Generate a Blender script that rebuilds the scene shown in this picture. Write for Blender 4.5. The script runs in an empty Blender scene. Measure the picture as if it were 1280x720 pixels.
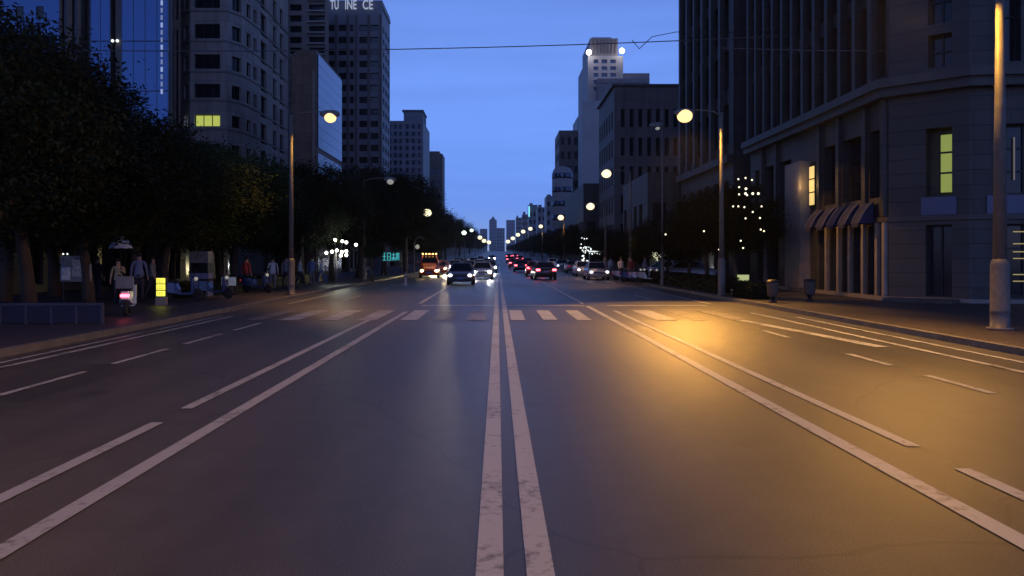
import bpy, math, random
from mathutils import Vector, Matrix
S = bpy.context.scene
COL = S.collection
H = 1.8
R = math.radians
random.seed(7)

# ------------------------------------------------------------ terrain: the avenue climbs gently in the distance
def elev(y):
    if y < 70: return 0.0
    if y < 150: return 0.012 * (y - 70) ** 2 / 160.0
    return 0.012 * (min(y, 750) - 110)
def wx(px, y): return (px - 622.0) * y / 1000.0          # survey helper: bearing + distance -> metres
def wz(py, y): return H + (322.0 - py) * y / 1000.0

# ------------------------------------------------------------ materials
def nodes(name):
    m = bpy.data.materials.new(name); m.use_nodes = True
    nt = m.node_tree
    return m, nt, nt.nodes['Principled BSDF']
def mat(name, col, rough=0.6, var=0.25, scale=3.0, metal=0.0, spec=0.5, bump=0.0, bscale=40.0, obj_rand=0.0):
    m, nt, b = nodes(name)
    L = nt.links
    tc = nt.nodes.new('ShaderNodeTexCoord')
    n = nt.nodes.new('ShaderNodeTexNoise'); n.inputs['Scale'].default_value = scale
    n.inputs['Detail'].default_value = 6
    L.new(tc.outputs['Object'], n.inputs['Vector'])
    mr = nt.nodes.new('ShaderNodeMapRange')
    mr.inputs[1].default_value = 0.3; mr.inputs[2].default_value = 0.7
    mr.inputs[3].default_value = 1 - var; mr.inputs[4].default_value = 1 + var
    L.new(n.outputs['Fac'], mr.inputs[0])
    mx = nt.nodes.new('ShaderNodeVectorMath'); mx.operation = 'SCALE'
    mx.inputs[0].default_value = col
    L.new(mr.outputs[0], mx.inputs['Scale'])
    L.new(mx.outputs[0], b.inputs['Base Color'])
    b.inputs['Roughness'].default_value = rough
    b.inputs['Metallic'].default_value = metal
    b.inputs['Specular IOR Level'].default_value = spec
    if bump:
        n2 = nt.nodes.new('ShaderNodeTexNoise'); n2.inputs['Scale'].default_value = bscale
        L.new(tc.outputs['Object'], n2.inputs['Vector'])
        bp = nt.nodes.new('ShaderNodeBump'); bp.inputs['Strength'].default_value = bump
        bp.inputs['Distance'].default_value = 0.02
        L.new(n2.outputs['Fac'], bp.inputs['Height']); L.new(bp.outputs[0], b.inputs['Normal'])
    return m
def emit(name, col, strength, rough=0.4):
    m, nt, b = nodes(name)
    b.inputs['Base Color'].default_value = (col[0]*0.6, col[1]*0.6, col[2]*0.6, 1)
    b.inputs['Emission Color'].default_value = (*col, 1)
    b.inputs['Emission Strength'].default_value = strength
    b.inputs['Roughness'].default_value = rough
    return m
def glass(name, col, rough=0.08, metal=0.0):
    m, nt, b = nodes(name)
    b.inputs['Base Color'].default_value = (*col, 1)
    b.inputs['Roughness'].default_value = rough
    b.inputs['Metallic'].default_value = metal
    tc = nt.nodes.new('ShaderNodeTexCoord'); n = nt.nodes.new('ShaderNodeTexNoise')
    n.inputs['Scale'].default_value = 0.6
    nt.links.new(tc.outputs['Object'], n.inputs['Vector'])
    bp = nt.nodes.new('ShaderNodeBump'); bp.inputs['Strength'].default_value = 0.15
    bp.inputs['Distance'].default_value = 0.05
    nt.links.new(n.outputs['Fac'], bp.inputs['Height']); nt.links.new(bp.outputs[0], b.inputs['Normal'])
    return m

def asphalt(name):
    m, nt, b = nodes(name); L = nt.links
    tc = nt.nodes.new('ShaderNodeTexCoord')
    def noise(scale, detail=4, sc=(1, 1, 1)):
        mp = nt.nodes.new('ShaderNodeMapping'); mp.inputs['Scale'].default_value = sc
        L.new(tc.outputs['Object'], mp.inputs['Vector'])
        n = nt.nodes.new('ShaderNodeTexNoise'); n.inputs['Scale'].default_value = scale
        n.inputs['Detail'].default_value = detail
        L.new(mp.outputs[0], n.inputs['Vector']); return n
    big = noise(0.22, 5, (1, 0.25, 1)); mid = noise(2.5, 6); fine = noise(85, 3); vf = noise(160, 2)
    r1 = nt.nodes.new('ShaderNodeValToRGB')
    r1.color_ramp.elements[0].position = 0.3; r1.color_ramp.elements[0].color = (0.058, 0.058, 0.060, 1)
    r1.color_ramp.elements[1].position = 0.72; r1.color_ramp.elements[1].color = (0.088, 0.088, 0.091, 1)
    L.new(big.outputs['Fac'], r1.inputs[0])
    r2 = nt.nodes.new('ShaderNodeMapRange'); r2.inputs[1].default_value = .25; r2.inputs[2].default_value = .75
    r2.inputs[3].default_value = 0.86; r2.inputs[4].default_value = 1.14
    L.new(mid.outputs['Fac'], r2.inputs[0])
    r3 = nt.nodes.new('ShaderNodeMapRange'); r3.inputs[1].default_value = .3; r3.inputs[2].default_value = .7
    r3.inputs[3].default_value = 0.50; r3.inputs[4].default_value = 1.65
    L.new(fine.outputs['Fac'], r3.inputs[0])
    mu = nt.nodes.new('ShaderNodeMath'); mu.operation = 'MULTIPLY'
    L.new(r2.outputs[0], mu.inputs[0]); L.new(r3.outputs[0], mu.inputs[1])
    # fine cracks
    vo = nt.nodes.new('ShaderNodeTexVoronoi'); vo.feature = 'DISTANCE_TO_EDGE'; vo.inputs['Scale'].default_value = 0.33
    mpv = nt.nodes.new('ShaderNodeMapping'); mpv.inputs['Scale'].default_value = (1, 0.55, 1)
    wn = noise(1.3, 5)
    ad = nt.nodes.new('ShaderNodeMix'); ad.data_type = 'VECTOR'; ad.inputs[0].default_value = 0.25
    L.new(tc.outputs['Object'], ad.inputs[4]); L.new(wn.outputs['Color'], ad.inputs[5])
    L.new(ad.outputs[1], mpv.inputs['Vector']); L.new(mpv.outputs[0], vo.inputs['Vector'])
    cr = nt.nodes.new('ShaderNodeMapRange'); cr.inputs[1].default_value = 0.0; cr.inputs[2].default_value = 0.005
    cr.inputs[3].default_value = 0.55; cr.inputs[4].default_value = 1.0
    L.new(vo.outputs['Distance'], cr.inputs[0])
    mu2 = nt.nodes.new('ShaderNodeMath'); mu2.operation = 'MULTIPLY'
    L.new(mu.outputs[0], mu2.inputs[0]); L.new(cr.outputs[0], mu2.inputs[1])
    # wheel-worn lanes: slow variation across the road, streaked along it; rectangular repair patches
    trk = noise(0.9, 3, (1, 0.02, 1)); tr = nt.nodes.new('ShaderNodeMapRange'); tr.inputs[1].default_value = .35; tr.inputs[2].default_value = .65
    tr.inputs[3].default_value = 0.80; tr.inputs[4].default_value = 1.15; L.new(trk.outputs['Fac'], tr.inputs[0])
    pv_ = nt.nodes.new('ShaderNodeTexVoronoi'); pv_.distance = 'CHEBYCHEV'; pv_.inputs['Scale'].default_value = 0.16; pv_.inputs['Randomness'].default_value = 0.85
    mpp = nt.nodes.new('ShaderNodeMapping'); mpp.inputs['Scale'].default_value = (1.4, 0.6, 1); L.new(tc.outputs['Object'], mpp.inputs['Vector']); L.new(mpp.outputs[0], pv_.inputs['Vector'])
    pr = nt.nodes.new('ShaderNodeMapRange'); pr.inputs[1].default_value = .165; pr.inputs[2].default_value = .175; pr.inputs[3].default_value = 0.80; pr.inputs[4].default_value = 1.0
    L.new(pv_.outputs['Distance'], pr.inputs[0])
    oil = noise(0.8, 2); ol = nt.nodes.new('ShaderNodeMapRange'); ol.inputs[1].default_value = .66; ol.inputs[2].default_value = .74; ol.inputs[3].default_value = 1.0; ol.inputs[4].default_value = 0.72
    L.new(oil.outputs['Fac'], ol.inputs[0])
    for nd in (tr, pr, ol):
        m3 = nt.nodes.new('ShaderNodeMath'); m3.operation = 'MULTIPLY'; L.new(mu2.outputs[0], m3.inputs[0]); L.new(nd.outputs[0], m3.inputs[1]); mu2 = m3
    sc = nt.nodes.new('ShaderNodeVectorMath'); sc.operation = 'SCALE'
    L.new(r1.outputs[0], sc.inputs[0]); L.new(mu2.outputs[0], sc.inputs['Scale'])
    L.new(sc.outputs[0], b.inputs['Base Color'])
    rr = nt.nodes.new('ShaderNodeMapRange'); rr.inputs[1].default_value = .3; rr.inputs[2].default_value = .7
    rr.inputs[3].default_value = 0.37; rr.inputs[4].default_value = 0.49
    L.new(big.outputs['Fac'], rr.inputs[0]); L.new(rr.outputs[0], b.inputs['Roughness'])
    bp = nt.nodes.new('ShaderNodeBump'); bp.inputs['Strength'].default_value = 0.5; bp.inputs['Distance'].default_value = 0.008
    L.new(fine.outputs['Fac'], bp.inputs['Height'])
    bp2 = nt.nodes.new('ShaderNodeBump'); bp2.inputs['Strength'].default_value = 0.3; bp2.inputs['Distance'].default_value = 0.004
    L.new(vf.outputs['Fac'], bp2.inputs['Height']); L.new(bp.outputs[0], bp2.inputs['Normal'])
    L.new(bp2.outputs[0], b.inputs['Normal'])
    return m
def paint(name, col, wear):
    m, nt, b = nodes(name); L = nt.links
    tc = nt.nodes.new('ShaderNodeTexCoord')
    n = nt.nodes.new('ShaderNodeTexNoise'); n.inputs['Scale'].default_value = 9; n.inputs['Detail'].default_value = 9
    n.inputs['Roughness'].default_value = 0.7
    L.new(tc.outputs['Object'], n.inputs['Vector'])
    n2 = nt.nodes.new('ShaderNodeTexNoise'); n2.inputs['Scale'].default_value = 0.9; n2.inputs['Detail'].default_value = 3
    L.new(tc.outputs['Object'], n2.inputs['Vector'])
    av = nt.nodes.new('ShaderNodeMix'); av.inputs[0].default_value = 0.4
    L.new(n.outputs['Fac'], av.inputs[2]); L.new(n2.outputs['Fac'], av.inputs[3])
    cr = nt.nodes.new('ShaderNodeValToRGB')
    cr.color_ramp.elements[0].position = max(0.02, wear - 0.07); cr.color_ramp.elements[0].color = (0.055, 0.052, 0.05, 1)
    cr.color_ramp.elements[1].position = wear + 0.07; cr.color_ramp.elements[1].color = (*col, 1)
    L.new(av.outputs[0], cr.inputs[0]); L.new(cr.outputs[0], b.inputs['Base Color'])
    b.inputs['Roughness'].default_value = 0.5
    bp = nt.nodes.new('ShaderNodeBump'); bp.inputs['Strength'].default_value = 0.3; bp.inputs['Distance'].default_value = 0.006
    L.new(n.outputs['Fac'], bp.inputs['Height']); L.new(bp.outputs[0], b.inputs['Normal'])
    return m
def paving(name, c1, c2, w, h):
    m, nt, b = nodes(name); L = nt.links
    tc = nt.nodes.new('ShaderNodeTexCoord')
    br = nt.nodes.new('ShaderNodeTexBrick'); br.inputs['Scale'].default_value = 1
    br.inputs['Brick Width'].default_value = w; br.inputs['Row Height'].default_value = h
    br.inputs['Mortar Size'].default_value = 0.012
    br.inputs['Color1'].default_value = (*c1, 1); br.inputs['Color2'].default_value = (*c2, 1)
    br.inputs['Mortar'].default_value = (c1[0]*.4, c1[1]*.4, c1[2]*.4, 1)
    L.new(tc.outputs['Object'], br.inputs['Vector'])
    n = nt.nodes.new('ShaderNodeTexNoise'); n.inputs['Scale'].default_value = 0.8; n.inputs['Detail'].default_value = 6
    L.new(tc.outputs['Object'], n.inputs['Vector'])
    mr = nt.nodes.new('ShaderNodeMapRange'); mr.inputs[3].default_value = 0.55; mr.inputs[4].default_value = 1.45
    L.new(n.outputs['Fac'], mr.inputs[0])
    sc = nt.nodes.new('ShaderNodeVectorMath'); sc.operation = 'SCALE'
    L.new(br.outputs['Color'], sc.inputs[0]); L.new(mr.outputs[0], sc.inputs['Scale'])
    L.new(sc.outputs[0], b.inputs['Base Color']); b.inputs['Roughness'].default_value = 0.5
    bp = nt.nodes.new('ShaderNodeBump'); bp.inputs['Strength'].default_value = 0.5; bp.inputs['Distance'].default_value = 0.01
    L.new(br.outputs['Fac'], bp.inputs['Height']); bp.invert = True
    L.new(bp.outputs[0], b.inputs['Normal'])
    return m

def ashlar(name, col, rough=0.55, bw=1.1, bh=0.55, streak=0.3):
    m, nt, b = nodes(name); L = nt.links
    tc = nt.nodes.new('ShaderNodeTexCoord'); sp = nt.nodes.new('ShaderNodeSeparateXYZ'); L.new(tc.outputs['Object'], sp.inputs[0])
    ad = nt.nodes.new('ShaderNodeMath'); L.new(sp.outputs[0], ad.inputs[0]); L.new(sp.outputs[1], ad.inputs[1])
    cb = nt.nodes.new('ShaderNodeCombineXYZ'); L.new(ad.outputs[0], cb.inputs[0]); L.new(sp.outputs[2], cb.inputs[1])
    br = nt.nodes.new('ShaderNodeTexBrick'); br.inputs['Scale'].default_value = 1; br.inputs['Brick Width'].default_value = bw; br.inputs['Row Height'].default_value = bh
    br.inputs['Mortar Size'].default_value = 0.012; br.inputs['Color1'].default_value = (*[c*1.15 for c in col], 1); br.inputs['Color2'].default_value = (*[c*.85 for c in col], 1)
    br.inputs['Mortar'].default_value = (*[c*.35 for c in col], 1); L.new(cb.outputs[0], br.inputs['Vector'])
    mp = nt.nodes.new('ShaderNodeMapping'); mp.inputs['Scale'].default_value = (1.5, 0.12, 1); L.new(cb.outputs[0], mp.inputs['Vector'])
    n = nt.nodes.new('ShaderNodeTexNoise'); n.inputs['Scale'].default_value = 1.2; n.inputs['Detail'].default_value = 7; L.new(mp.outputs[0], n.inputs['Vector'])
    mr = nt.nodes.new('ShaderNodeMapRange'); mr.inputs[1].default_value = .3; mr.inputs[2].default_value = .7; mr.inputs[3].default_value = 1-streak; mr.inputs[4].default_value = 1+streak
    L.new(n.outputs['Fac'], mr.inputs[0])
    sc = nt.nodes.new('ShaderNodeVectorMath'); sc.operation = 'SCALE'; L.new(br.outputs['Color'], sc.inputs[0]); L.new(mr.outputs[0], sc.inputs['Scale'])
    L.new(sc.outputs[0], b.inputs['Base Color']); b.inputs['Roughness'].default_value = rough
    bp = nt.nodes.new('ShaderNodeBump'); bp.invert = True; bp.inputs['Strength'].default_value = 0.6; bp.inputs['Distance'].default_value = 0.02
    L.new(br.outputs['Fac'], bp.inputs['Height']); L.new(bp.outputs[0], b.inputs['Normal'])
    return m
M = dict(
    road=asphalt('asphalt'),
    paint=paint('road_paint', (0.47, 0.51, 0.55), 0.41),
    paint_worn=paint('worn_road_paint', (0.46, 0.49, 0.52), 0.44),
    paint_faint=paint('faint_road_paint', (0.24, 0.235, 0.23), 0.48),
    pave=paving('paving', (0.072, 0.058, 0.055), (0.058, 0.050, 0.050), 0.3, 0.3),
    pave2=paving('grey_paving', (0.07, 0.065, 0.085), (0.058, 0.054, 0.07), 0.6, 0.3),
    kerb=mat('kerb_stone', (0.14, 0.135, 0.13), 0.7, bump=0.3),
    earth=mat('earth', (0.05, 0.05, 0.045), 0.9, scale=0.2),
    beige=ashlar('beige_cladding', (0.34, 0.31, 0.29), 0.8, 2.2, 1.5, 0.2),
    beige2=mat('pale_render', (0.24, 0.225, 0.22), 0.8, 0.12, 0.7, bump=0.2),
    stone=ashlar('dark_granite', (0.054, 0.052, 0.050)),
    stone_pale=mat('pale_granite', (0.28, 0.24, 0.21), 0.6, 0.15, 2, bump=0.2, bscale=10),
    stone_low=mat('podium_granite', (0.07, 0.066, 0.063), 0.5, 0.2, 1.1, bump=0.2, bscale=8),
    panel_blue=mat('blue_grey_panel', (0.09, 0.11, 0.20), 0.35, 0.1, 1),
    brown=ashlar('brown_cladding', (0.17, 0.12, 0.09), 0.6, 1.5, 0.9, 0.2),
    darkwall=ashlar('dark_cladding', (0.10, 0.085, 0.08), 0.6, 2.0, 1.1, 0.25),
    midwall=mat('grey_blue_cladding', (0.16, 0.17, 0.21), 0.5, 0.15, 0.4),
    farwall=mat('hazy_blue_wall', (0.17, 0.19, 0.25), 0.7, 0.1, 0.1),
    cream=mat('cream_concrete', (0.36, 0.37, 0.40), 0.6, 0.1, 0.3),
    black=mat('black_frame', (0.015, 0.015, 0.017), 0.5, 0.2),
    trim=mat('grey_frame', (0.12, 0.12, 0.12), 0.5, 0.2),
    win=glass('dark_window_glass', (0.012, 0.014, 0.02), 0.12),
    curtain=glass('blue_mirror_glass', (0.075, 0.13, 0.25), 0.16, 0.85),
    curtain_side=glass('deep_blue_mirror_glass', (0.035, 0.055, 0.13), 0.16, 0.85),
    curtain_dark=glass('dim_mirror_glass', (0.07, 0.09, 0.14), 0.2, 0.8),
    lit_green=emit('lit_window_lime', (0.50, 0.60, 0.12), 0.42),
    lit_yellow=emit('lit_window_yellow', (0.85, 0.95, 0.18), 0.5),
    lit_warm=emit('lit_window_warm', (1.0, 0.72, 0.25), 0.8),
    lit_dimwarm=emit('dim_interior', (0.75, 0.55, 0.25), 0.12),
    lit_white=emit('white_light', (0.95, 0.97, 1.0), 1.2),
    sign_white=emit('white_sign', (0.66, 0.74, 0.9), 0.42),
    pole=mat('galvanised_pole', (0.15, 0.14, 0.13), 0.55, 0.2, 6),
    lamp_body=mat('lamp_housing', (0.20, 0.20, 0.20), 0.5),
    sodium=emit('sodium_lens', (1.0, 0.66, 0.27), 1.7),
    sodium2=emit('distant_sodium_lens', (1.0, 0.80, 0.50), 1.6),
    coolw=emit('greenish_white_lens', (0.72, 1.0, 0.80), 3),
    warmw=emit('pale_yellow_lens', (1.0, 0.88, 0.55), 1.6),
    offlens=emit('dim_lens', (0.7, 0.7, 0.6), 0.35),
    head=emit('headlight_white', (0.93, 0.95, 1.0), 60),
    headwarm=emit('headlight_warm', (1.0, 0.70, 0.35), 14),
    headdim=emit('parking_light', (0.93, 0.95, 1.0), 2.5),
    tail=emit('tail_light', (1.0, 0.10, 0.14), 7),
    taildim=emit('tail_light_dim', (1.0, 0.05, 0.06), 0.25),
    amber=emit('amber_marker', (1.0, 0.45, 0.12), 14),
    redmark=emit('red_marker', (1.0, 0.12, 0.06), 8),
    bulb=emit('fairy_bulb', (1.0, 0.93, 0.62), 1.8),
    bulbw=emit('white_bulb', (0.92, 1.0, 0.97), 1.5),
    globe=emit('globe_lamp', (0.95, 1.0, 0.85), 8),
    teal=emit('teal_neon', (0.10, 0.75, 0.80), 0.8),
    cyan=emit('cyan_strip', (0.25, 0.8, 0.9), 1.2),
    yellow_box=emit('yellow_light_box', (1.0, 0.92, 0.10), 1.3),
    cream_box=emit('cream_light_box', (1.0, 1.0, 0.66), 2.0),
    greybox=mat('painted_box', (0.16, 0.16, 0.165), 0.5),
    bark=mat('bark', (0.06, 0.045, 0.035), 0.9, 0.3, 8, bump=0.5, bscale=20),
    leaf=mat('leaves', (0.045, 0.060, 0.012), 0.7, 0.45, 1.3, spec=0.2),
    leaf2=mat('dark_leaves', (0.013, 0.020, 0.008), 0.7, 0.45, 1.3, spec=0.2),
    tyre=mat('rubber', (0.02, 0.02, 0.02), 0.8), rim=mat('alloy', (0.4, 0.4, 0.4), 0.35, metal=0.8),
    carglass=glass('car_glass', (0.01, 0.012, 0.015), 0.05),
    plate=mat('blank_plate', (0.10, 0.16, 0.45), 0.5),
    cloth_tan=mat('tan_cloth', (0.42, 0.34, 0.20), 0.8), cloth_blue=mat('blue_grey_cloth', (0.16, 0.20, 0.34), 0.8),
    cloth_white=mat('white_cloth', (0.6, 0.6, 0.62), 0.8), cloth_teal=mat('teal_cloth', (0.03, 0.13, 0.17), 0.8),
    cloth_red=mat('red_cloth', (0.35, 0.05, 0.04), 0.8), cloth_grey=mat('grey_cloth', (0.2, 0.2, 0.22), 0.8),
    cloth_dark=mat('dark_cloth', (0.03, 0.03, 0.045), 0.8), skin=mat('skin', (0.45, 0.27, 0.19), 0.6, 0.08),
    hair=mat('black_hair', (0.012, 0.010, 0.009), 0.6),
    umbrella=mat('pale_blue_fabric', (0.55, 0.66, 0.92), 0.6, 0.05),
    awning=mat('indigo_canvas', (0.035, 0.035, 0.08), 0.8, 0.3, 4), piping=mat('pale_piping', (0.13, 0.13, 0.18), 0.8, 0.15),
    barrier=mat('purple_grey_panel', (0.03, 0.02, 0.04), 0.7, 0.2), barrier_top=mat('rail_grey', (0.06, 0.05, 0.075), 0.5),
    cable=mat('cable', (0.10, 0.10, 0.11), 0.5, 0.1),
    door=mat('dark_door', (0.03, 0.022, 0.018), 0.4),
)
def carpaint(n, c):
    m, nt, b = nodes(n); b.inputs['Base Color'].default_value = (*c, 1)
    b.inputs['Roughness'].default_value = 0.3; b.inputs['Metallic'].default_value = 0.3
    b.inputs['Coat Weight'].default_value = 0.6
    return m
PAINTS = dict(black=carpaint('black_paint', (0.02, 0.02, 0.03)), silver=carpaint('silver_paint', (0.42, 0.42, 0.44)),
              white=carpaint('white_paint', (0.7, 0.7, 0.7)), red=carpaint('red_paint', (0.45, 0.04, 0.05)),
              grey=carpaint('grey_paint', (0.14, 0.13, 0.15)), blue=carpaint('blue_paint', (0.04, 0.07, 0.2)),
              orange=carpaint('orange_paint', (0.55, 0.10, 0.04)))

# ------------------------------------------------------------ mesh builder
class MB:
    def __init__(s): s.v = []; s.f = []; s.mi = []; s.sm = []
    def add(s, vs, fs, mi=0, smooth=False):
        o = len(s.v); s.v += [tuple(v) for v in vs]
        for f in fs: s.f.append([i + o for i in f]); s.mi.append(mi); s.sm.append(smooth)
        return s
    def box(s, x0, x1, y0, y1, z0, z1, mi=0):
        return s.add([(x0,y0,z0),(x1,y0,z0),(x1,y1,z0),(x0,y1,z0),(x0,y0,z1),(x1,y0,z1),(x1,y1,z1),(x0,y1,z1)],
            [(0,3,2,1),(4,5,6,7),(0,1,5,4),(1,2,6,5),(2,3,7,6),(3,0,4,7)], mi)
    def obox(s, c, d, L, W, z0, z1, mi=0):
        """box centred on c (2D), long axis d (unit 2D), length L, width W"""
        n = (-d[1], d[0]); P = []
        for z in (z0, z1):
            for a, b in ((-1,-1),(1,-1),(1,1),(-1,1)):
                P.append((c[0]+d[0]*a*L/2+n[0]*b*W/2, c[1]+d[1]*a*L/2+n[1]*b*W/2, z))
        return s.add(P, [(0,3,2,1),(4,5,6,7),(0,1,5,4),(1,2,6,5),(2,3,7,6),(3,0,4,7)], mi)
    def prism(s, poly, z0, z1, mi=0):
        n = len(poly)
        return s.add([(x,y,z0) for x,y in poly]+[(x,y,z1) for x,y in poly],
            [tuple(range(n))[::-1], tuple(range(n,2*n))]+[(i,(i+1)%n,n+(i+1)%n,n+i) for i in range(n)], mi)
    def tube(s, pts, rad, seg=8, mi=0, cap=True):
        pts = [Vector(p) for p in pts]; rads = rad if isinstance(rad,(list,tuple)) else [rad]*len(pts)
        vs = []; up0 = None
        for i, p in enumerate(pts):
            t = (pts[min(i+1,len(pts)-1)] - pts[max(i-1,0)]).normalized()
            a = t.orthogonal().normalized() if up0 is None else (up0 - t*up0.dot(t)).normalized()
            up0 = a; b = t.cross(a)
            for k in range(seg):
                q = 2*math.pi*k/seg; vs.append(p + (a*math.cos(q)+b*math.sin(q))*rads[i])
        fs = []
        for i in range(len(pts)-1):
            for k in range(seg):
                fs.append((i*seg+k, i*seg+(k+1)%seg, (i+1)*seg+(k+1)%seg, (i+1)*seg+k))
        if cap:
            fs.append(tuple(range(seg))[::-1]); fs.append(tuple(range((len(pts)-1)*seg, len(pts)*seg)))
        return s.add(vs, fs, mi, True)
    def lathe(s, c, prof, seg=16, mi=0, axis='z'):
        vs = []
        for r, h in prof:
            for k in range(seg):
                q = 2*math.pi*k/seg; a, b = r*math.cos(q), r*math.sin(q)
                vs.append((c[0]+a, c[1]+b, c[2]+h) if axis == 'z' else (c[0]+h, c[1]+a, c[2]+b) if axis == 'x' else (c[0]+a, c[1]+h, c[2]+b))
        fs = []; n = len(prof)
        for i in range(n-1):
            for k in range(seg): fs.append((i*seg+k, i*seg+(k+1)%seg, (i+1)*seg+(k+1)%seg, (i+1)*seg+k))
        fs.append(tuple(range(seg))[::-1]); fs.append(tuple(range((n-1)*seg, n*seg)))
        return s.add(vs, fs, mi, True)
    def ball(s, c, r, seg=12, rings=8, mi=0, sz=1.0):
        prof = [(max(0.001, r*math.sin(math.pi*i/rings)), -r*sz*math.cos(math.pi*i/rings)) for i in range(rings+1)]
        return s.lathe(c, prof, seg, mi)
    def build(s, name, mats, parent=None, off=(0,0,0), **tags):
        me = bpy.data.meshes.new(name)
        me.from_pydata([(v[0]-off[0], v[1]-off[1], v[2]-off[2]) for v in s.v], [], s.f)
        for m in (mats if isinstance(mats, (list, tuple)) else [mats]): me.materials.append(m)
        me.polygons.foreach_set('material_index', s.mi); me.polygons.foreach_set('use_smooth', s.sm)
        me.update()
        o = bpy.data.objects.new(name, me); COL.objects.link(o)
        if parent is not None: o.parent = parent
        for k, v in tags.items(): o[k] = v
        return o
def thing(name, label, cat, loc=(0,0,0), rz=0.0, group=None):
    o = bpy.data.objects.new(name, None); COL.objects.link(o)
    o.location = loc; o.rotation_euler = (0,0,rz); o.empty_display_size = 0.3
    o['label'] = label; o['category'] = cat
    if group: o['group'] = group
    return o
def copy_tree(o, parent=None):
    c = o.copy(); COL.objects.link(c)
    if parent is not None: c.parent = parent
    for ch in list(o.children): copy_tree(ch, c)
    return c
def dup(o, label, loc, rz=None, sc=None, group=None):
    c = copy_tree(o); c.location = loc; c['label'] = label
    if rz is not None: c.rotation_euler = (0,0,rz)
    if sc is not None: c.scale = sc
    if group: c['group'] = group
    return c
def light(name, kind, energy, col, loc, parent, size=0.15, cone=None, rot=None, blend=0.5):
    l = bpy.data.lights.new(name, kind); l.energy = energy; l.color = col
    if kind in ('POINT','SPOT'): l.shadow_soft_size = size
    if kind == 'SPOT': l.spot_size = cone; l.spot_blend = blend
    o = bpy.data.objects.new(name, l); COL.objects.link(o); o.parent = parent; o.location = loc
    if rot: o.rotation_euler = rot
    return o

# ------------------------------------------------------------ world, sun, camera
w = bpy.data.worlds.new("World"); S.world = w; w.use_nodes = True
nt = w.node_tree; bg = nt.nodes['Background']
sk = nt.nodes.new('ShaderNodeTexSky'); sk.sky_type = 'NISHITA'; sk.sun_disc = False
sk.sun_elevation = R(4); sk.sun_rotation = R(180); sk.ozone_density = 4; sk.air_density = 0.4; sk.dust_density = 0
tc = nt.nodes.new('ShaderNodeTexCoord'); mp = nt.nodes.new('ShaderNodeMapping')
mp.inputs['Scale'].default_value = (1.6, 1.6, 17)
nz = nt.nodes.new('ShaderNodeTexNoise'); nz.inputs['Scale'].default_value = 2.2; nz.inputs['Detail'].default_value = 5
nt.links.new(tc.outputs['Generated'], mp.inputs[0]); nt.links.new(mp.outputs[0], nz.inputs['Vector'])
mr = nt.nodes.new('ShaderNodeMapRange'); mr.inputs[1].default_value = .35; mr.inputs[2].default_value = .7
mr.inputs[3].default_value = 0.95; mr.inputs[4].default_value = 1.06
nt.links.new(nz.outputs['Fac'], mr.inputs[0])
sep = nt.nodes.new('ShaderNodeSeparateXYZ'); nt.links.new(tc.outputs['Generated'], sep.inputs[0])
rmp = nt.nodes.new('ShaderNodeValToRGB'); els = rmp.color_ramp.elements
BASE = (1.85, 0.80, 0.86)
for k, (pz, f) in enumerate(((0.0,(1.0,0.98,0.98)),(0.07,(1.45,1.26,1.2)),(0.14,(2.35,2.0,1.62)),(0.216,(3.1,2.65,2.05)),(0.30,(3.65,3.15,2.4)),(0.6,(2.2,1.9,1.5)),(1.0,(1.4,1.2,1.1)))):
    e_ = els[k] if k < 2 else els.new(pz)
    e_.position = pz; e_.color = tuple(f[i]*BASE[i]/8 for i in range(3))+(1,)
nt.links.new(sep.outputs[2], rmp.inputs[0])
t8 = nt.nodes.new('ShaderNodeVectorMath'); t8.operation = 'SCALE'; t8.inputs['Scale'].default_value = 8
nt.links.new(rmp.outputs[0], t8.inputs[0])
tint = nt.nodes.new('ShaderNodeVectorMath'); tint.operation = 'MULTIPLY'; nt.links.new(t8.outputs[0], tint.inputs[1])
nt.links.new(sk.outputs[0], tint.inputs[0])
sc_ = nt.nodes.new('ShaderNodeVectorMath'); sc_.operation = 'SCALE'
nt.links.new(tint.outputs[0], sc_.inputs[0]); nt.links.new(mr.outputs[0], sc_.inputs['Scale'])
nt.links.new(sc_.outputs[0], bg.inputs[0]); bg.inputs[1].default_value = 0.15
sl = bpy.data.lights.new('sun', 'SUN'); sl.energy = 0.02; sl.color = (1.0, 0.8, 0.7); sl.angle = R(20)
so = bpy.data.objects.new('sun', sl); COL.objects.link(so); so.rotation_euler = (R(86), 0, 0); so.location = (0,-50,40)
cd = bpy.data.cameras.new('camera'); cam = bpy.data.objects.new('camera', cd); COL.objects.link(cam); S.camera = cam
cam.location = (0, 0, H); cam.rotation_euler = (R(90), 0, 0); cd.lens = 28.125; cd.sensor_width = 36
cd.shift_x = 0.0141; cd.shift_y = -0.0297; cd.clip_end = 8000; cd.clip_start = 0.05
S.view_settings.view_transform = 'Standard'; S.view_settings.look = 'None'; S.view_settings.exposure = 0.0
S.view_settings.gamma = 1; S.view_settings.use_curve_mapping = False
S.cycles.max_bounces = 4; S.cycles.diffuse_bounces = 2; S.cycles.glossy_bounces = 2; S.cycles.sample_clamp_indirect = 3
S.cycles.use_denoising = True

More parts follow.
